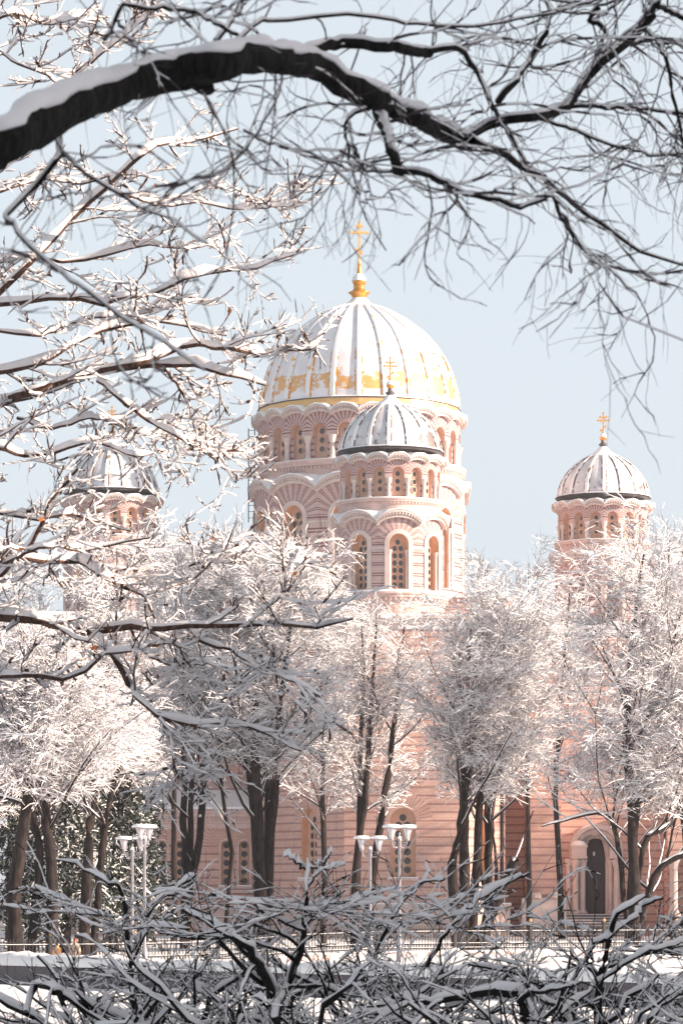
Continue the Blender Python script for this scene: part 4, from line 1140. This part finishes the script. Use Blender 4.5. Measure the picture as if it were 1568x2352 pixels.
# left group: pale arching twigs catching the sun
far_tree([[(40, 2200, .34), (35, 2050, .3), (60, 1900, .24), (75, 1750, .17), (60, 1600, .1), (80, 1460, .05)],
          [(120, 2200, .26), (118, 2000, .23), (105, 1850, .18), (130, 1700, .12), (150, 1550, .06)],
          [(62, 2150, .2), (90, 1950, .16), (50, 1800, .13), (10, 1700, .09), (-20, 1600, .05)]],
         132, 'pale sunlit tree with arching snowy twigs at the left edge', 70, Zt(1850, 132), Zt(1430, 132), 4.8, 16, 9, 7, 5, 3.2, .25, droop=.35, ang=44, tmin=.52)
far_tree([[(195, 2200, .26), (200, 2000, .23), (215, 1850, .18), (230, 1700, .12), (235, 1560, .06)],
          [(210, 2100, .18), (240, 1900, .14), (270, 1780, .1), (290, 1650, .05)]],
         140, 'snowy tree with drooping sunlit twigs left of the lamps', 225, Zt(1830, 140), Zt(1470, 140), 3.7, 18, 9, 7, 5, 2.7, .2, droop=.4, ang=44, tmin=.52)
far_tree([[(-80, 2200, .3), (-70, 1900, .2), (-50, 1650, .13), (-20, 1450, .05)]],
         145, 'snowy tree half hidden at the far left of the garden', -30, Zt(1900, 145), Zt(1330, 145), 4.9, 26, 8, 6, 5, 3.2, .35)
# fine grey tops behind the row
far_tree([[(400, 2200, .2), (400, 1800, .14), (405, 1500, .08), (400, 1260, .02)]], 185, 'fine grey-topped tree behind the row, left of the great drum', 400, Zt(1750, 185), Zt(1200, 185), 5.6, 26, 8, 6, 4, 3.2, .8, snow=.026, group='bare fine-topped trees behind the row')
far_tree([[(1215, 2200, .18), (1212, 1800, .12), (1214, 1500, .06), (1216, 1290, .015)]], 186, 'fine thin-topped tree right of the great drum', 1216, Zt(1750, 186), Zt(1270, 186), 3.7, 20, 7, 5, 4, 2.3, 1.1, snow=.018, patch=.35, group='bare fine-topped trees behind the row')
far_tree([[(1120, 2200, .18), (1118, 1800, .12), (1112, 1500, .06), (1108, 1290, .015)]], 184, 'fine bare tree against the lower edge of the great drum', 1110, Zt(1750, 184), Zt(1280, 184), 2.9, 20, 7, 5, 4, 2.1, 1.1, snow=.018, patch=.35, group='bare fine-topped trees behind the row')
far_tree([[(245, 2200, .2), (250, 1800, .14), (265, 1450, .08), (270, 1260, .02)]], 180, 'snowy tree below the left tower', 255, Zt(1750, 180), Zt(1225, 180), 5.9, 26, 8, 6, 4, 3.2, .6, snow=.03, group='bare fine-topped trees behind the row')
far_tree([[(20, 2200, .2), (25, 1800, .14), (30, 1500, .08), (40, 1330, .02)]], 182, 'snowy tree at the left edge behind the spruces', 30, Zt(1750, 182), Zt(1270, 182), 5.9, 26, 8, 6, 4, 3.2, .6, snow=.03, group='bare fine-topped trees behind the row')

# trees further right along the garden, their shade breaks up the sun on the walls
tsrc, _ = far_tree([[(1860, 2200, .3), (1860, 1900, .2), (1870, 1600, .1), (1860, 1420, .04)], [(1865, 2200, .2), (1880, 1900, .16), (1900, 1600, .08), (1920, 1450, .03)]],
                   187, 'garden tree beyond the right edge, nearest the steps', 1880, Zt(1990, 187), Zt(1390, 187), 4.5, 20, 8, 6, 4, 3.2, .5, group='garden trees beyond the right edge')
def copy_tree(o, dx, dy, rot, label):
    c = o.copy(); COL.objects.link(c); c.location = (o.location[0]+dx, o.location[1]+dy, o.location[2]); c.rotation_euler = (0, 0, rot); c['label'] = label
    for ch in o.children:
        d = ch.copy(); COL.objects.link(d); d.parent = c; d.matrix_parent_inverse = ch.matrix_parent_inverse.copy()
    return c
for dx, dy, ro_, lb in ((9, -3, 2.1, 'second from the steps'), (18, -6, 4.0, 'third from the steps'), (27, -4, 1.0, 'fourth from the steps'), (36, -9, 5.0, 'farthest along the street'), (12, 7, .9, 'close behind the porch'), (26, 5, 3.0, 'behind the third one')):
    copy_tree(tsrc, dx, dy, ro_, 'garden tree beyond the right edge, '+lb)

# ================================================================== SPRUCES
def spruce(u, D, vtop, label, rb=2.6, zlow=1.2, n=110, grp='dark spruces on the left'):
    x = (u-CX)*D/F; zt = Zt(vtop, D); g0 = float(gz(x, D))
    root = thing('spruce', label, 'spruce tree', (x, D, g0), grp)
    T = resample([(x, D, g0-.2, .26), (x+.1, D, g0+zt*.4, .18), (x, D, zt, .02)], 14, .02)[None]
    sw = Sw(); sw.round(T[..., :3], T[..., 3], 8); sw.build('trunk', ['bark'], root)
    A, RA = spawn(T[..., :3], T[..., 3], n, rb, 95, 8, (zlow+.5)/zt, .985, -.1, .1, .2, .88, .3, lvar=.18, rmin=.012)
    A[:, :, 2] -= (np.linspace(0, 1, 8)**1.2*.55)[None]*np.linalg.norm(A[:, -1]-A[:, 0], axis=1)[:, None]
    B, RB = spawn(A, RA, 17, .55, 62, 4, .08, 1, -.35, .1, .5, .3, .5, rmin=.01, droop=.4)
    C_, RC = spawn(B, RB, 8, .17, 50, 3, .05, 1, -.3, .1, .6, .2, .6, rmin=.012)
    def flat(sw, P, R, w, th):
        M_, k, _ = P.shape; wd = np.full((M_, k), w)*(1+.3*rng.normal(size=(M_, k))); wd[:, -1] *= .3
        sx = np.stack([np.zeros_like(R), wd, np.zeros_like(R), -wd], -1); sy = np.stack([-np.full_like(R, th), -np.full_like(R, th*1.6), np.full_like(R, th), -np.full_like(R, th*1.6)], -1)
        V, Q, _ = sweep(P, sx, sy); Mi = np.zeros((M_, k-1, 4), int)
        s = rng.random(M_) < .30; Mi[s, :, 1] = 1; Mi[s, :, 2] = 1
        sw.put(V, Q, Mi.reshape(-1))
    sw = Sw(); flat(sw, A, RA, .04, .02); flat(sw, B, RB, .028, .015); flat(sw, C_, RC, .022, .012)
    sw.build('crown', ['needles', 'snow'], root, False)
spruce(150, 143, 1600, 'dark spruce behind the pale arching tree', 3.3, 1.2, 130)
spruce(262, 147, 1500, 'tallest dark spruce left of the low annex', 3.2, 1.6, 150)
spruce(50, 148, 1620, 'dark spruce at the far left among the trunks', 3.1)
spruce(325, 171, 1620, 'narrow dark spruce touching the corner of the annex', 1.9, 2.5, 90)

spruce(1840, 188.5, 1400, 'added shade spruce beyond the right edge, by the porch', 3.6, 1.5, 130, 'added shade spruces beyond the right edge')  # unseen spruces added to block sun from the lower church walls
_sp = bpy.data.objects[[o.name for o in bpy.data.objects if o.get('label') == 'added shade spruce beyond the right edge, by the porch'][0]]
for dx, dy, ro_, lb in ((7.5, -2.5, 1.3, 'second of the row'), (16, -1.5, 3.1, 'third of the row'), (23, -5, 4.2, 'fourth of the row'), (38, -7, 5.5, 'last of the row')):
    copy_tree(_sp, dx, dy, ro_, 'added shade spruce beyond the right edge, '+lb)

# far wood closing the gaps low between the trunks
P0 = []
for i in range(70):
    x = -75+150*i/69+rng.normal()*.8; y = 262+rng.normal()*6
    P0.append(resample([(x, y, -.5, .25), (x+rng.normal()*.4, y, 5, .18), (x+rng.normal()*.8, y, 11+rng.normal()*1.5, .03)], 8)[None])
P0 = np.concatenate(P0); sw = Sw(); sw.round(P0[..., :3], P0[..., 3], 5)
A, RA = spawn(P0[..., :3], P0[..., 3], 16, 3.4, 45, 5, .25, 1, .4, .2, .4, .4, .4, rmin=.03)
B, RB = spawn(A, RA, 12, 1.5, 40, 4, .1, 1, .2, .2, .5, .3, .5, rmin=.025)
sw.twigs(A, RA, .07, .05); sw.twigs(B, RB, .06, .04); o = sw.build('wood', ['twig', 'snow'], None, False)
tag(o, 'distant snowy wood behind the cathedral', None, None, 'stuff')

# ================================================================== NEAR TREES: traced limbs
def trace(lines, D, k=22, jit=.004, attach_at=None):
    """lines: [(pts [(u,v)], r0, r1 in px, d0, d1 depth offsets)]"""
    out = []
    for ln in lines:
        pts, r0, r1, d0, d1 = ln; n = len(pts); q = []
        for i, (u, v) in enumerate(pts):
            f = i/(n-1); d = D+d0+(d1-d0)*f + rng.normal()*.012*D*(0 if i == 0 else 1)
            p = Pt(u, v, d); q.append((*p, (r0+(r1-r0)*f)*d/F))
        out.append(resample(q, k, jit))
    A = np.array(out); return A[..., :3], A[..., 3]

# --- snow-laden tree on the left, D ~ 28
LT = thing('snow_laden_tree', 'wide tree at the left with long sunlit branches loaded with thick snow', 'tree', (-5.6, 28, float(gz(-5.6, 28))))
tr = MB(); g0 = float(gz(-5.6, 28))
TP = resample([(-5.6, 28, g0-.3, .34), (-5.55, 28, 1.5, .28), (-5.4, 28.1, 4, .24), (-5.2, 28.2, 7, .17), (-5.1, 28, 10.5, .08)], 26, .02)[None]
ln = [
 ([(-640, 1500), (-300, 1425), (-120, 1405), (0, 1415), (90, 1425), (150, 1440), (190, 1450), (300, 1440), (390, 1445), (450, 1435), (560, 1440), (640, 1432), (720, 1440), (760, 1432), (810, 1422)], 15, 2.5, 0, -1.5),
 ([(130, 1432), (190, 1465), (240, 1480), (275, 1530), (300, 1580), (330, 1620), (370, 1650), (440, 1665), (520, 1660), (560, 1668), (620, 1690), (690, 1725)], 9, 2.5, -.3, -1.5),
 ([(372, 1652), (392, 1700), (400, 1760), (418, 1800), (445, 1790)], 4, 2, -.8, -1),
 ([(430, 1440), (470, 1475), (540, 1500), (600, 1540), (660, 1560), (735, 1600)], 5, 2, -.8, -1.4),
 ([(-620, 1380), (-260, 1270), (-100, 1250), (0, 1272), (90, 1290), (180, 1290), (230, 1320), (290, 1350), (335, 1370), (355, 1420)], 9, 3, .3, -.4),
 ([(325, 1368), (380, 1352), (440, 1330), (490, 1290), (525, 1240)], 3.5, 1.5, 0, .4),
 ([(-600, 1120), (-300, 1010), (-80, 950), (0, 925), (70, 900), (145, 876), (225, 851), (320, 840), (380, 845), (450, 840), (500, 858), (560, 870), (610, 885)], 14, 2.2, .2, .6),
 ([(225, 851), (320, 834), (390, 806), (450, 790), (530, 800), (600, 812), (660, 805), (715, 800), (745, 762)], 8, 2.2, .3, -.5),
 ([(-600, 900), (-250, 860), (-60, 845), (0, 857), (90, 838), (150, 800), (230, 760), (300, 745), (380, 740), (450, 755), (520, 770)], 8, 2, .5, 1),
 ([(-580, 800), (-250, 740), (-60, 715), (0, 700), (75, 690), (170, 680), (230, 700), (290, 680), (370, 668), (420, 640), (520, 620), (600, 610), (690, 580)], 8, 2, 0, -.5),
 ([(-480, 1000), (-200, 800), (0, 670), (65, 605), (145, 525), (230, 440), (320, 360), (360, 335), (450, 322), (545, 295)], 9, 2.2, -.3, .5),
 ([(250, 430), (300, 450), (370, 470), (470, 467), (560, 480), (675, 470)], 4, 1.6, 0, .5),
 ([(-500, 700), (-200, 620), (0, 600), (60, 585), (150, 600), (260, 580), (340, 560), (430, 570), (500, 560)], 6, 1.8, .6, 1.4),
 ([(225, 875), (280, 920), (340, 965), (400, 1000), (450, 1030), (500, 1060), (542, 1108)], 5, 1.8, .2, -.4),
 ([(380, 850), (418, 900), (440, 960), (462, 1010), (500, 1050)], 3.5, 1.5, .3, .6),
 ([(-600, 1150), (-200, 1020), (-60, 1010), (0, 1030), (60, 1045), (130, 1040), (200, 1010), (250, 1025), (310, 1050), (352, 1040)], 7, 2, -.4, -1),
 ([(-500, 1500), (-100, 1390), (45, 1280), (90, 1220), (115, 1150), (150, 1110), (178, 1078)], 6, 3, -.8, -1.2),
 ([(-600, 1250), (-200, 1190), (-50, 1165), (0, 1180), (80, 1195), (160, 1180), (230, 1200), (300, 1220)], 6, 2, .8, 1.2),
 ([(-560, 1420), (-200, 1360), (-60, 1330), (0, 1300), (100, 1255), (200, 1265), (260, 1250), (345, 1235)], 6, 2, -.9, -1.5),
 ([(-560, 1650), (-200, 1570), (-40, 1560), (60, 1550), (140, 1560), (200, 1540), (240, 1500), (290, 1498), (400, 1475)], 7, 2.5, -.5, -1),
 ([(-500, 200), (-200, 100), (-40, 60), (30, 28), (100, 55), (160, 45), (230, 20)], 5, 1.5, 0, .5),
 ([(-500, 300), (-200, 160), (-30, 112), (0, 115), (40, 145), (100, 165), (130, 190), (205, 222)], 5, 1.8, .2, .5),
 ([(60, 250), (200, 150), (340, 30), (300, -40)], 3, 1.5, .8, 1),
 ([(-450, 560), (-200, 500), (0, 440), (100, 410), (190, 420), (280, 400), (340, 405)], 5, 1.6, .8, 1.2),
 ([(0, 760), (90, 770), (170, 740), (240, 725), (330, 720), (400, 700), (470, 690)], 4, 1.5, 1.0, 1.4),
 ([(40, 960), (120, 985), (200, 960), (270, 975), (330, 1000), (380, 990)], 4, 1.5, .9, 1.3),
 ([(560, 1442), (610, 1400), (650, 1360), (668, 1310), (700, 1275)], 2.5, 1.2, -1.2, -1),
 ([(300, 1442), (330, 1500), (400, 1530), (470, 1525), (540, 1540)], 3.5, 1.5, -.5, 0),
]
P, R = trace(ln, 28, 26, .006)
sw = Sw(); sw.round(TP[..., :3], TP[..., 3], 14, 0, .04); sw.build('trunk', ['bark_left'], LT)
sw = Sw(); sw.round(P, R, 8, 0, .06); sw.cap(P, R, .040, 1, 1.02, .012, 8, 1.2, .55, .5, .08); sw.build('limb', ['bark_left', 'snow_fine'], LT)
Pv = P[:, 8:]; Rv = R[:, 8:]
A, RA = spawn(P, R, 12, .72, 38, 9, .28, .99, .12, .24, .42, .62, .35, rmin=.0034, flat=.45, lvar=.4)
B, RB = spawn(A, RA, 5, .26, 38, 7, .12, .98, .25, .16, .62, .3, .4, rmin=.0024, flat=.2, lvar=.45)
C_, RC = spawn(B, RB, 3, .11, 42, 5, .15, .98, .3, .2, .7, .2, .5, rmin=.0012, flat=.1)
# tips of the traced limbs fork too
sw = Sw(); sw.round(A, RA, 5, 0); sw.cap(A, RA, .020, 1, 1.1, .008, 6, 1.25, .7, .5, .16)
sw.twigs(B, RB, .017, .009, 0, 1, .06); sw.twigs(C_, RC, .011, .006, 0, 1, .08)
sw.build('twig_spray', ['bark_left', 'snow_fine'], LT)
# a few last brown leaves
sw = MB()
for i in range(9):
    b = B[rng.integers(len(B)), -1]; a = rng.random(2)*6; s = .028+.02*rng.random()
    d1 = np.array([math.cos(a[0]), .3*math.sin(a[0]), math.sin(a[0])])*s; d2 = np.array([-math.sin(a[0]), .5, math.cos(a[0])])*s*.6
    sw.add([b, b+d1+d2*.8, b+d1*2, b+d1-d2], [(0, 1, 2, 3)])
sw.build('dry_leaves', 'leaf', LT)

# --- dark overhanging tree, D ~ 9
gx0 = -3.3
OT = thing('overhanging_tree', 'dark out-of-focus tree whose thick snowy limb arches over the whole view', 'tree', (gx0, 8, float(gz(gx0, 8))))
TP = resample([(gx0, 8, float(gz(gx0, 8))-.3, .30), (gx0+.05, 8, 1.5, .24), (gx0+.25, 8, 3.0, .18), (gx0+.45, 8.1, 4.2, .13), (gx0+.2, 8.4, 7, .07)], 26, .01)[None]
sw = Sw(); sw.round(TP[..., :3], TP[..., 3], 16, 0, .05); sw.build('trunk', ['bark_near'], OT)
big_l = [
 ([(-2450, 1250), (-1500, 900), (-700, 600), (-80, 378), (0, 333), (100, 272), (170, 238), (300, 192), (420, 163), (500, 148), (560, 128), (650, 138), (720, 152), (784, 190), (850, 222), (900, 245), (960, 275), (1020, 303), (1078, 325)], 62, 18, -1, 2.5),
]
mid_l = [
 ([(405, 165), (450, 185), (478, 205)], 27, 15, 1, 1.05),
 ([(1062, 305), (1095, 330), (1150, 350), (1210, 392), (1250, 408), (1290, 445), (1350, 492), (1420, 545), (1500, 590), (1600, 618)], 9, 2.2, 2.5, 4),
 ([(130, 275), (138, 340), (122, 375), (90, 425), (45, 455), (10, 490), (48, 540), (85, 580), (130, 620), (200, 670), (300, 740), (400, 800), (470, 850)], 9, 2.0, .3, -1),
 ([(140, 345), (180, 385), (250, 435), (330, 480), (400, 510), (480, 560)], 4.5, 1.6, .3, 0),
 ([(240, 90), (272, 45), (280, 8), (330, 18), (440, 24), (500, 55), (545, 78)], 5, 4, .8, 1),
 ([(495, 95), (525, 55), (555, 8), (575, -40)], 6, 4, 1, 1.4),
 ([(272, 45), (290, 78), (312, 108), (345, 142)], 4, 2, .8, .6),
 ([(520, 108), (560, 75), (600, 48), (640, 46), (784, 33), (900, 46), (1000, 58), (1080, 62), (1200, 40), (1300, 20), (1400, -10)], 4.5, 2, 1.2, 3),
 ([(700, 118), (784, 98), (900, 106), (985, 120)], 13, 12, 1.9, 2.3),
 ([(985, 116), (1035, 103), (1065, 120), (1090, 155), (1118, 205), (1128, 235), (1145, 270), (1180, 322), (1212, 385)], 7, 4, 2.3, 2.7),
 ([(1142, 235), (1180, 185), (1220, 130), (1250, 75), (1262, 30), (1240, -30)], 8, 4, 2.6, 3),
 ([(1070, 312), (1092, 298), (1135, 280), (1215, 268), (1264, 260), (1310, 240), (1332, 190), (1370, 145), (1424, 105), (1475, 60), (1505, 10), (1520, -50)], 10, 13, 2.5, 3.5),
 ([(848, 215), (865, 250), (884, 290), (902, 350), (915, 402)], 15, 12, 1.8, 1.6),
 ([(915, 390), (960, 396), (990, 405), (1030, 425), (1080, 447), (1150, 462), (1195, 478)], 8, 5, 1.6, 1.4),
 ([(850, 240), (835, 250), (795, 272), (800, 330), (806, 380), (826, 445)], 5, 3, 1.8, 1.5),
 ([(798, 275), (815, 340), (837, 388), (905, 394)], 4, 2.5, 1.8, 1.6),
 ([(1195, 478), (1250, 455), (1265, 450), (1290, 490), (1330, 560), (1400, 630)], 4, 1.8, 1.4, 1.4),
 ([(1250, 400), (1265, 440), (1285, 490), (1325, 560), (1380, 600), (1470, 690)], 4.5, 1.5, 2.8, 3),
 ([(1490, 70), (1530, 130), (1545, 220), (1568, 320), (1590, 400)], 5.5, 3, 3.2, 3),
 ([(1300, 242), (1400, 245), (1480, 250), (1600, 262)], 5, 3, 3, 3.4),
 ([(1215, 268), (1300, 290), (1330, 305), (1400, 330), (1500, 355), (1600, 350)], 4, 2.4, 2.8, 3.4),
 ([(1375, 15), (1355, 45), (1380, 60), (1400, 90), (1385, 120)], 7, 4, 3.1, 3.1),
 ([(1424, 105), (1500, 90), (1600, 110)], 5, 3, 3.2, 3.5),
 ([(1600, -60), (1470, -20), (1360, 10), (1180, -20)], 4, 2, 3, 3.5),
 ([(640, 135), (650, 180), (620, 260), (590, 310), (540, 370), (480, 440)], 3.6, 1.2, 1.3, 1.0),
 ([(560, 300), (620, 330), (700, 350), (760, 380), (820, 440)], 2.6, 1.1, 1.2, 1.6),
 ([(1505, 10), (1568, 40), (1640, 50)], 6, 4, 3.5, 3.6),
]
P1, R1 = trace(big_l, 9, 110, .0035); P2, R2 = trace(mid_l, 9, 22, .003)
sw = Sw(); R1 = R1*(.94+.06*np.sin(np.arange(110)*.37)+.04*np.sin(np.arange(110)*.83+1)+.03*rng.normal(size=110))[None]
sw.round(P1, R1, 26, 0, .035); sw.cap(P1, R1, .011, 1, .84, 0, 18, 1.35, .9, .66, .06)
sw.round(P2, R2, 10, 0, .05); sw.cap(P2, R2, .005, 1, .78, .0, 10, 1.2, .45, .72)
sw.build('limb', ['bark_near', 'snow_fine'], OT)
sel = [0]+list(range(2, 27))
Pm = P2[sel]; Rm = np.minimum(R2[sel], .009)
A, RA = spawn(Pm, Rm, 5, .42, 36, 10, .15, 1, .0, .42, .42, .2, .45, rmin=.0017, flat=.35, lvar=.45, droop=.5)
A2, RA2 = spawn(P1[:, 40:], np.minimum(R1[:, 40:], .008), 10, .36, 60, 10, .0, 1, 0, .15, .4, .2, .4, rmin=.0019, flat=.3, droop=.8)
A = np.concatenate([A, A2]); RA = np.concatenate([RA, RA2])
# denser fan of hanging whips on the right
right = A[:, 0, 0] > .15
Ax, RAx = spawn(Pm[:, :], Rm, 4, .55, 32, 12, .3, 1, -.1, .40, .40, .2, .4, rmin=.0018, flat=.4, side=(.4, .3, -.2), lvar=.4, droop=.4)
mask = Ax[:, 0, 0] > .25
A = np.concatenate([A, Ax[mask][:, np.linspace(0, 11, 10).astype(int)]]); RA = np.concatenate([RA, RAx[mask][:, np.linspace(0, 11, 10).astype(int)]])
B, RB = spawn(A, RA, 4, .22, 34, 7, .15, 1, 0, .38, .62, .2, .45, rmin=.0013, lvar=.4, droop=.4)
C_, RC = spawn(B, RB, 1, .14, 40, 4, .3, .9, 0, .2, .8, .2, .5, rmin=.0011)
sw = Sw(); sw.twigs(A, RA, .0050, .0028, 0, 1, .35); sw.twigs(B, RB, .0022, .0012, 0, 1, .6); sw.round(C_, RC, 3, 0)
sw.build('twig_spray', ['twig_near', 'snow_fine'], OT)

# --- bushes across the foreground
def bush(u, D, label, stems, seedn, ztop=2.55, spread=1.0, extra=None):
    x = (u-CX)*D/F; g = float(gz(x, D))
    root = thing('bush', label, 'bush', (x, D, g), 'snow-covered bare bushes across the foreground')
    P = []
    for i in range(stems):
        a = 2*PI*(i+rng.random()*.6)/stems; rr = spread*(.5+.6*rng.random())
        r0 = .013+.018*rng.random(); zt = 1.4+(ztop-1.5)*(.15+.5*rng.random())
        p = [(x+rng.normal()*.08, D+rng.normal()*.08, g-.1, r0), (x+.15*math.cos(a)*rr, D+.15*math.sin(a)*rr, g+.7, r0*.95), (x+.42*math.cos(a)*rr, D+.42*math.sin(a)*rr, 1.35+.15*rng.normal(), r0*.85),
             (x+.80*math.cos(a)*rr+rng.normal()*.08, D+.8*math.sin(a)*rr, 1.35+(zt-1.35)*.55, r0*.66), (x+1.25*math.cos(a)*rr, D+1.25*math.sin(a)*rr, zt, r0*.3)]
        P.append(resample(p, 20, .022))
    P = np.array(P); R = P[..., 3]; P = P[..., :3]
    if extra is not None:
        E, RE = trace(extra, D, 20, .008); P = np.concatenate([P, E]); R = np.concatenate([R, RE])
    A, RA = spawn(P, R, 6, .85, 40, 12, .25, .98, .0, .22, .62, .35, .4, rmin=.005, flat=.5, lvar=.35)
    A = A.copy(); over = np.clip(A[:, :, 2]-(ztop-.38), 0, 9); A[:, :, 2] -= over*.62
    B, RB = spawn(A, RA, 3, .46, 36, 8, .1, .98, .1, .20, .60, .3, .4, rmin=.0033, flat=.3, lvar=.4)
    C_, RC = spawn(B, RB, 3, .2, 36, 5, .15, .98, .1, .24, .7, .3, .5, rmin=.0015, flat=.1, lvar=.4)
    sw = Sw(); sw.round(P, R, 10, 0, .07); sw.cap(P, R, .024, 1, .95, .009, 8, 1.3, .6, .72, .12)
    sw.build('stem', ['bark_near', 'snow_fine'], root)
    sw = Sw(); sw.round(A, RA, 6, 0, .04); sw.cap(A, RA, .017, 1, 1.0, .007, 7, 1.3, .9, .65, .28)
    sw.round(B, RB, 4, 0); sw.cap(B, RB, .010, 1, 1.1, .004, 6, 1.3, .8, .6, .35)
    sw.twigs(C_, RC, .006, .003, 0, 1, .5)
    sw.build('branches', ['bark_near', 'snow_fine'], root)
X1 = [([(60, 2330), (85, 2262), (120, 2278), (190, 2310), (250, 2330), (330, 2362), (420, 2400)], 7, 10, 0, .5)]
X2 = [([(335, 2420), (310, 2330), (300, 2250), (290, 2150), (285, 2080), (275, 2040), (250, 2028), (185, 1992), (128, 1976)], 8, 2, 0, -.5),
      ([(300, 2190), (330, 2130), (350, 2080), (400, 2050), (450, 2010)], 5, 2, 0, .5)]
X3 = [([(645, 2450), (632, 2340), (628, 2290), (600, 2230), (560, 2170), (480, 2120), (420, 2090)], 16, 4, 0, -.5), ([(632, 2320), (660, 2260), (690, 2190), (700, 2120), (704, 2060), (706, 1975)], 10, 3.5, 0, .3),
      ([(704, 1998), (670, 1975), (655, 1960)], 3, 1.5, .3, .3), ([(705, 1998), (740, 1985), (760, 1960)], 3, 1.5, .3, .3), ([(704, 2040), (740, 2000), (790, 1985)], 2.5, 1.5, .3, .3)]
X4 = [([(860, 2200), (909, 2094), (934, 2059), (969, 2030), (1020, 2021)], 4.5, 2, 0, .3), ([(980, 2220), (1034, 2134), (1104, 2060), (1184, 2024), (1216, 2007)], 4.5, 2, 0, .3), ([(880, 2110), (940, 2060), (985, 2010), (975, 1985)], 3, 1.5, .2, .4)]
X5 = [([(1215, 2450), (1205, 2330), (1180, 2280), (1060, 2290), (960, 2305), (900, 2290)], 14, 5, 0, -.4)]
X6 = [([(1380, 2450), (1372, 2320), (1380, 2230), (1400, 2160), (1420, 2100), (1480, 2060)], 13, 3, 0, -.4), ([(1200, 2350), (1300, 2280), (1364, 2180), (1440, 2120), (1480, 2080), (1520, 2065)], 6, 2.5, 0, .4)]
X7 = [([(1460, 2400), (1500, 2330), (1568, 2280), (1650, 2260)], 6, 4, 0, 0), ([(1290, 2330), (1400, 2240), (1480, 2190), (1580, 2160), (1640, 2110)], 4, 2, .5, 1)]
bush(60, 22, 'snowy bush at the lower left corner with one thick slanting stem', 7, 1, 2.35, 1.0, X1)
bush(310, 23, 'snowy bush in front of the left pair of lamps', 8, 2, 2.6, 1.05, X2)
bush(640, 22, 'snowy bush with an upright dark shoot rising beside the apse', 9, 3, 2.6, 1.05, X3)
bush(930, 23, 'snowy bush below the right pair of lamps', 8, 4, 2.55, 1.05, X4)
bush(1190, 21.5, 'snowy bush with a thick curved stem below the many-stemmed tree', 8, 5, 2.4, 1.0, X5)
bush(1400, 22.5, 'snowy bush below the portal steps', 8, 6, 2.35, 1.0, X6)
bush(1620, 21, 'snowy bush at the lower right corner', 6, 7, 2.0, .9, X7)
bush(480, 25.5, 'snowy bush set back between the two left ones', 7, 8, 2.45, 1.1)
bush(800, 26, 'snowy bush set back left of the right lamps', 7, 9, 2.45, 1.1)
# ================================================================== LIGHT, SKY, CAMERA
w = bpy.data.worlds.new('World'); scn.world = w; w.use_nodes = True
nt = w.node_tree; nt.nodes.clear()
sky = nt.nodes.new('ShaderNodeTexSky'); sky.sky_type = 'NISHITA'; sky.sun_disc = False
az = math.radians(SUN_AZ); el = math.radians(SUN_EL)
S = np.array([math.sin(az)*math.cos(el), -math.cos(az)*math.cos(el), math.sin(el)])   # towards the sun
sky.sun_elevation = el; sky.sun_rotation = math.atan2(S[0], S[1])
sky.air_density = 1.0; sky.dust_density = 1.6; sky.ozone_density = 1.2
hsv = nt.nodes.new('ShaderNodeHueSaturation'); hsv.inputs['Saturation'].default_value = SKY_SAT
bg = nt.nodes.new('ShaderNodeBackground'); bg.inputs['Strength'].default_value = SKY_STR
out = nt.nodes.new('ShaderNodeOutputWorld')
nt.links.new(sky.outputs[0], hsv.inputs['Color']); mx = nt.nodes.new('ShaderNodeMix'); mx.data_type = 'RGBA'; 
geo = nt.nodes.new('ShaderNodeTexCoord'); sp = nt.nodes.new('ShaderNodeSeparateXYZ'); nt.links.new(geo.outputs['Generated'], sp.inputs[0])
mr = nt.nodes.new('ShaderNodeMapRange'); mr.interpolation_type = 'SMOOTHSTEP'; nt.links.new(sp.outputs[2], mr.inputs[0])
mr.inputs[1].default_value = .22; mr.inputs[2].default_value = .5; mr.inputs[3].default_value = .85; mr.inputs[4].default_value = .0
nt.links.new(mr.outputs[0], mx.inputs[0]); mx.inputs[7].default_value = (*SKY_HAZE, 1)
nt.links.new(hsv.outputs[0], mx.inputs[6]); nt.links.new(mx.outputs[2], bg.inputs[0]); nt.links.new(bg.outputs[0], out.inputs[0])
sd = bpy.data.lights.new('sun', 'SUN'); sd.energy = SUN_E; sd.angle = math.radians(.5); sd.color = SUN_C
so = bpy.data.objects.new('sun', sd); COL.objects.link(so)
from mathutils import Vector
so.rotation_euler = Vector(S).to_track_quat('Z', 'Y').to_euler(); so.location = (60, 0, 60)
cd = bpy.data.cameras.new('camera'); co = bpy.data.objects.new('camera', cd); COL.objects.link(co)
co.location = (0, 0, CZ); co.rotation_euler = (PI/2, 0, 0)
cd.sensor_fit = 'HORIZONTAL'; cd.sensor_width = 24.0; cd.lens = F/1568*24.0
cd.shift_x = 0; cd.shift_y = (H-1176)/1568
cd.clip_start = .5; cd.clip_end = 4000
cd.dof.use_dof = True; cd.dof.focus_distance = 190; cd.dof.aperture_fstop = 13
scn.camera = co
scn.view_settings.view_transform = 'Standard'; scn.view_settings.look = 'None'; scn.view_settings.gamma = 1
scn.view_settings.exposure = EXPO
scn.cycles.max_bounces = 6; scn.cycles.diffuse_bounces = 4; scn.cycles.glossy_bounces = 2; scn.cycles.transmission_bounces = 2
scn.cycles.caustics_reflective = False; scn.cycles.caustics_refractive = False
scn.cycles.sample_clamp_indirect = 8
scn.render.film_transparent = False
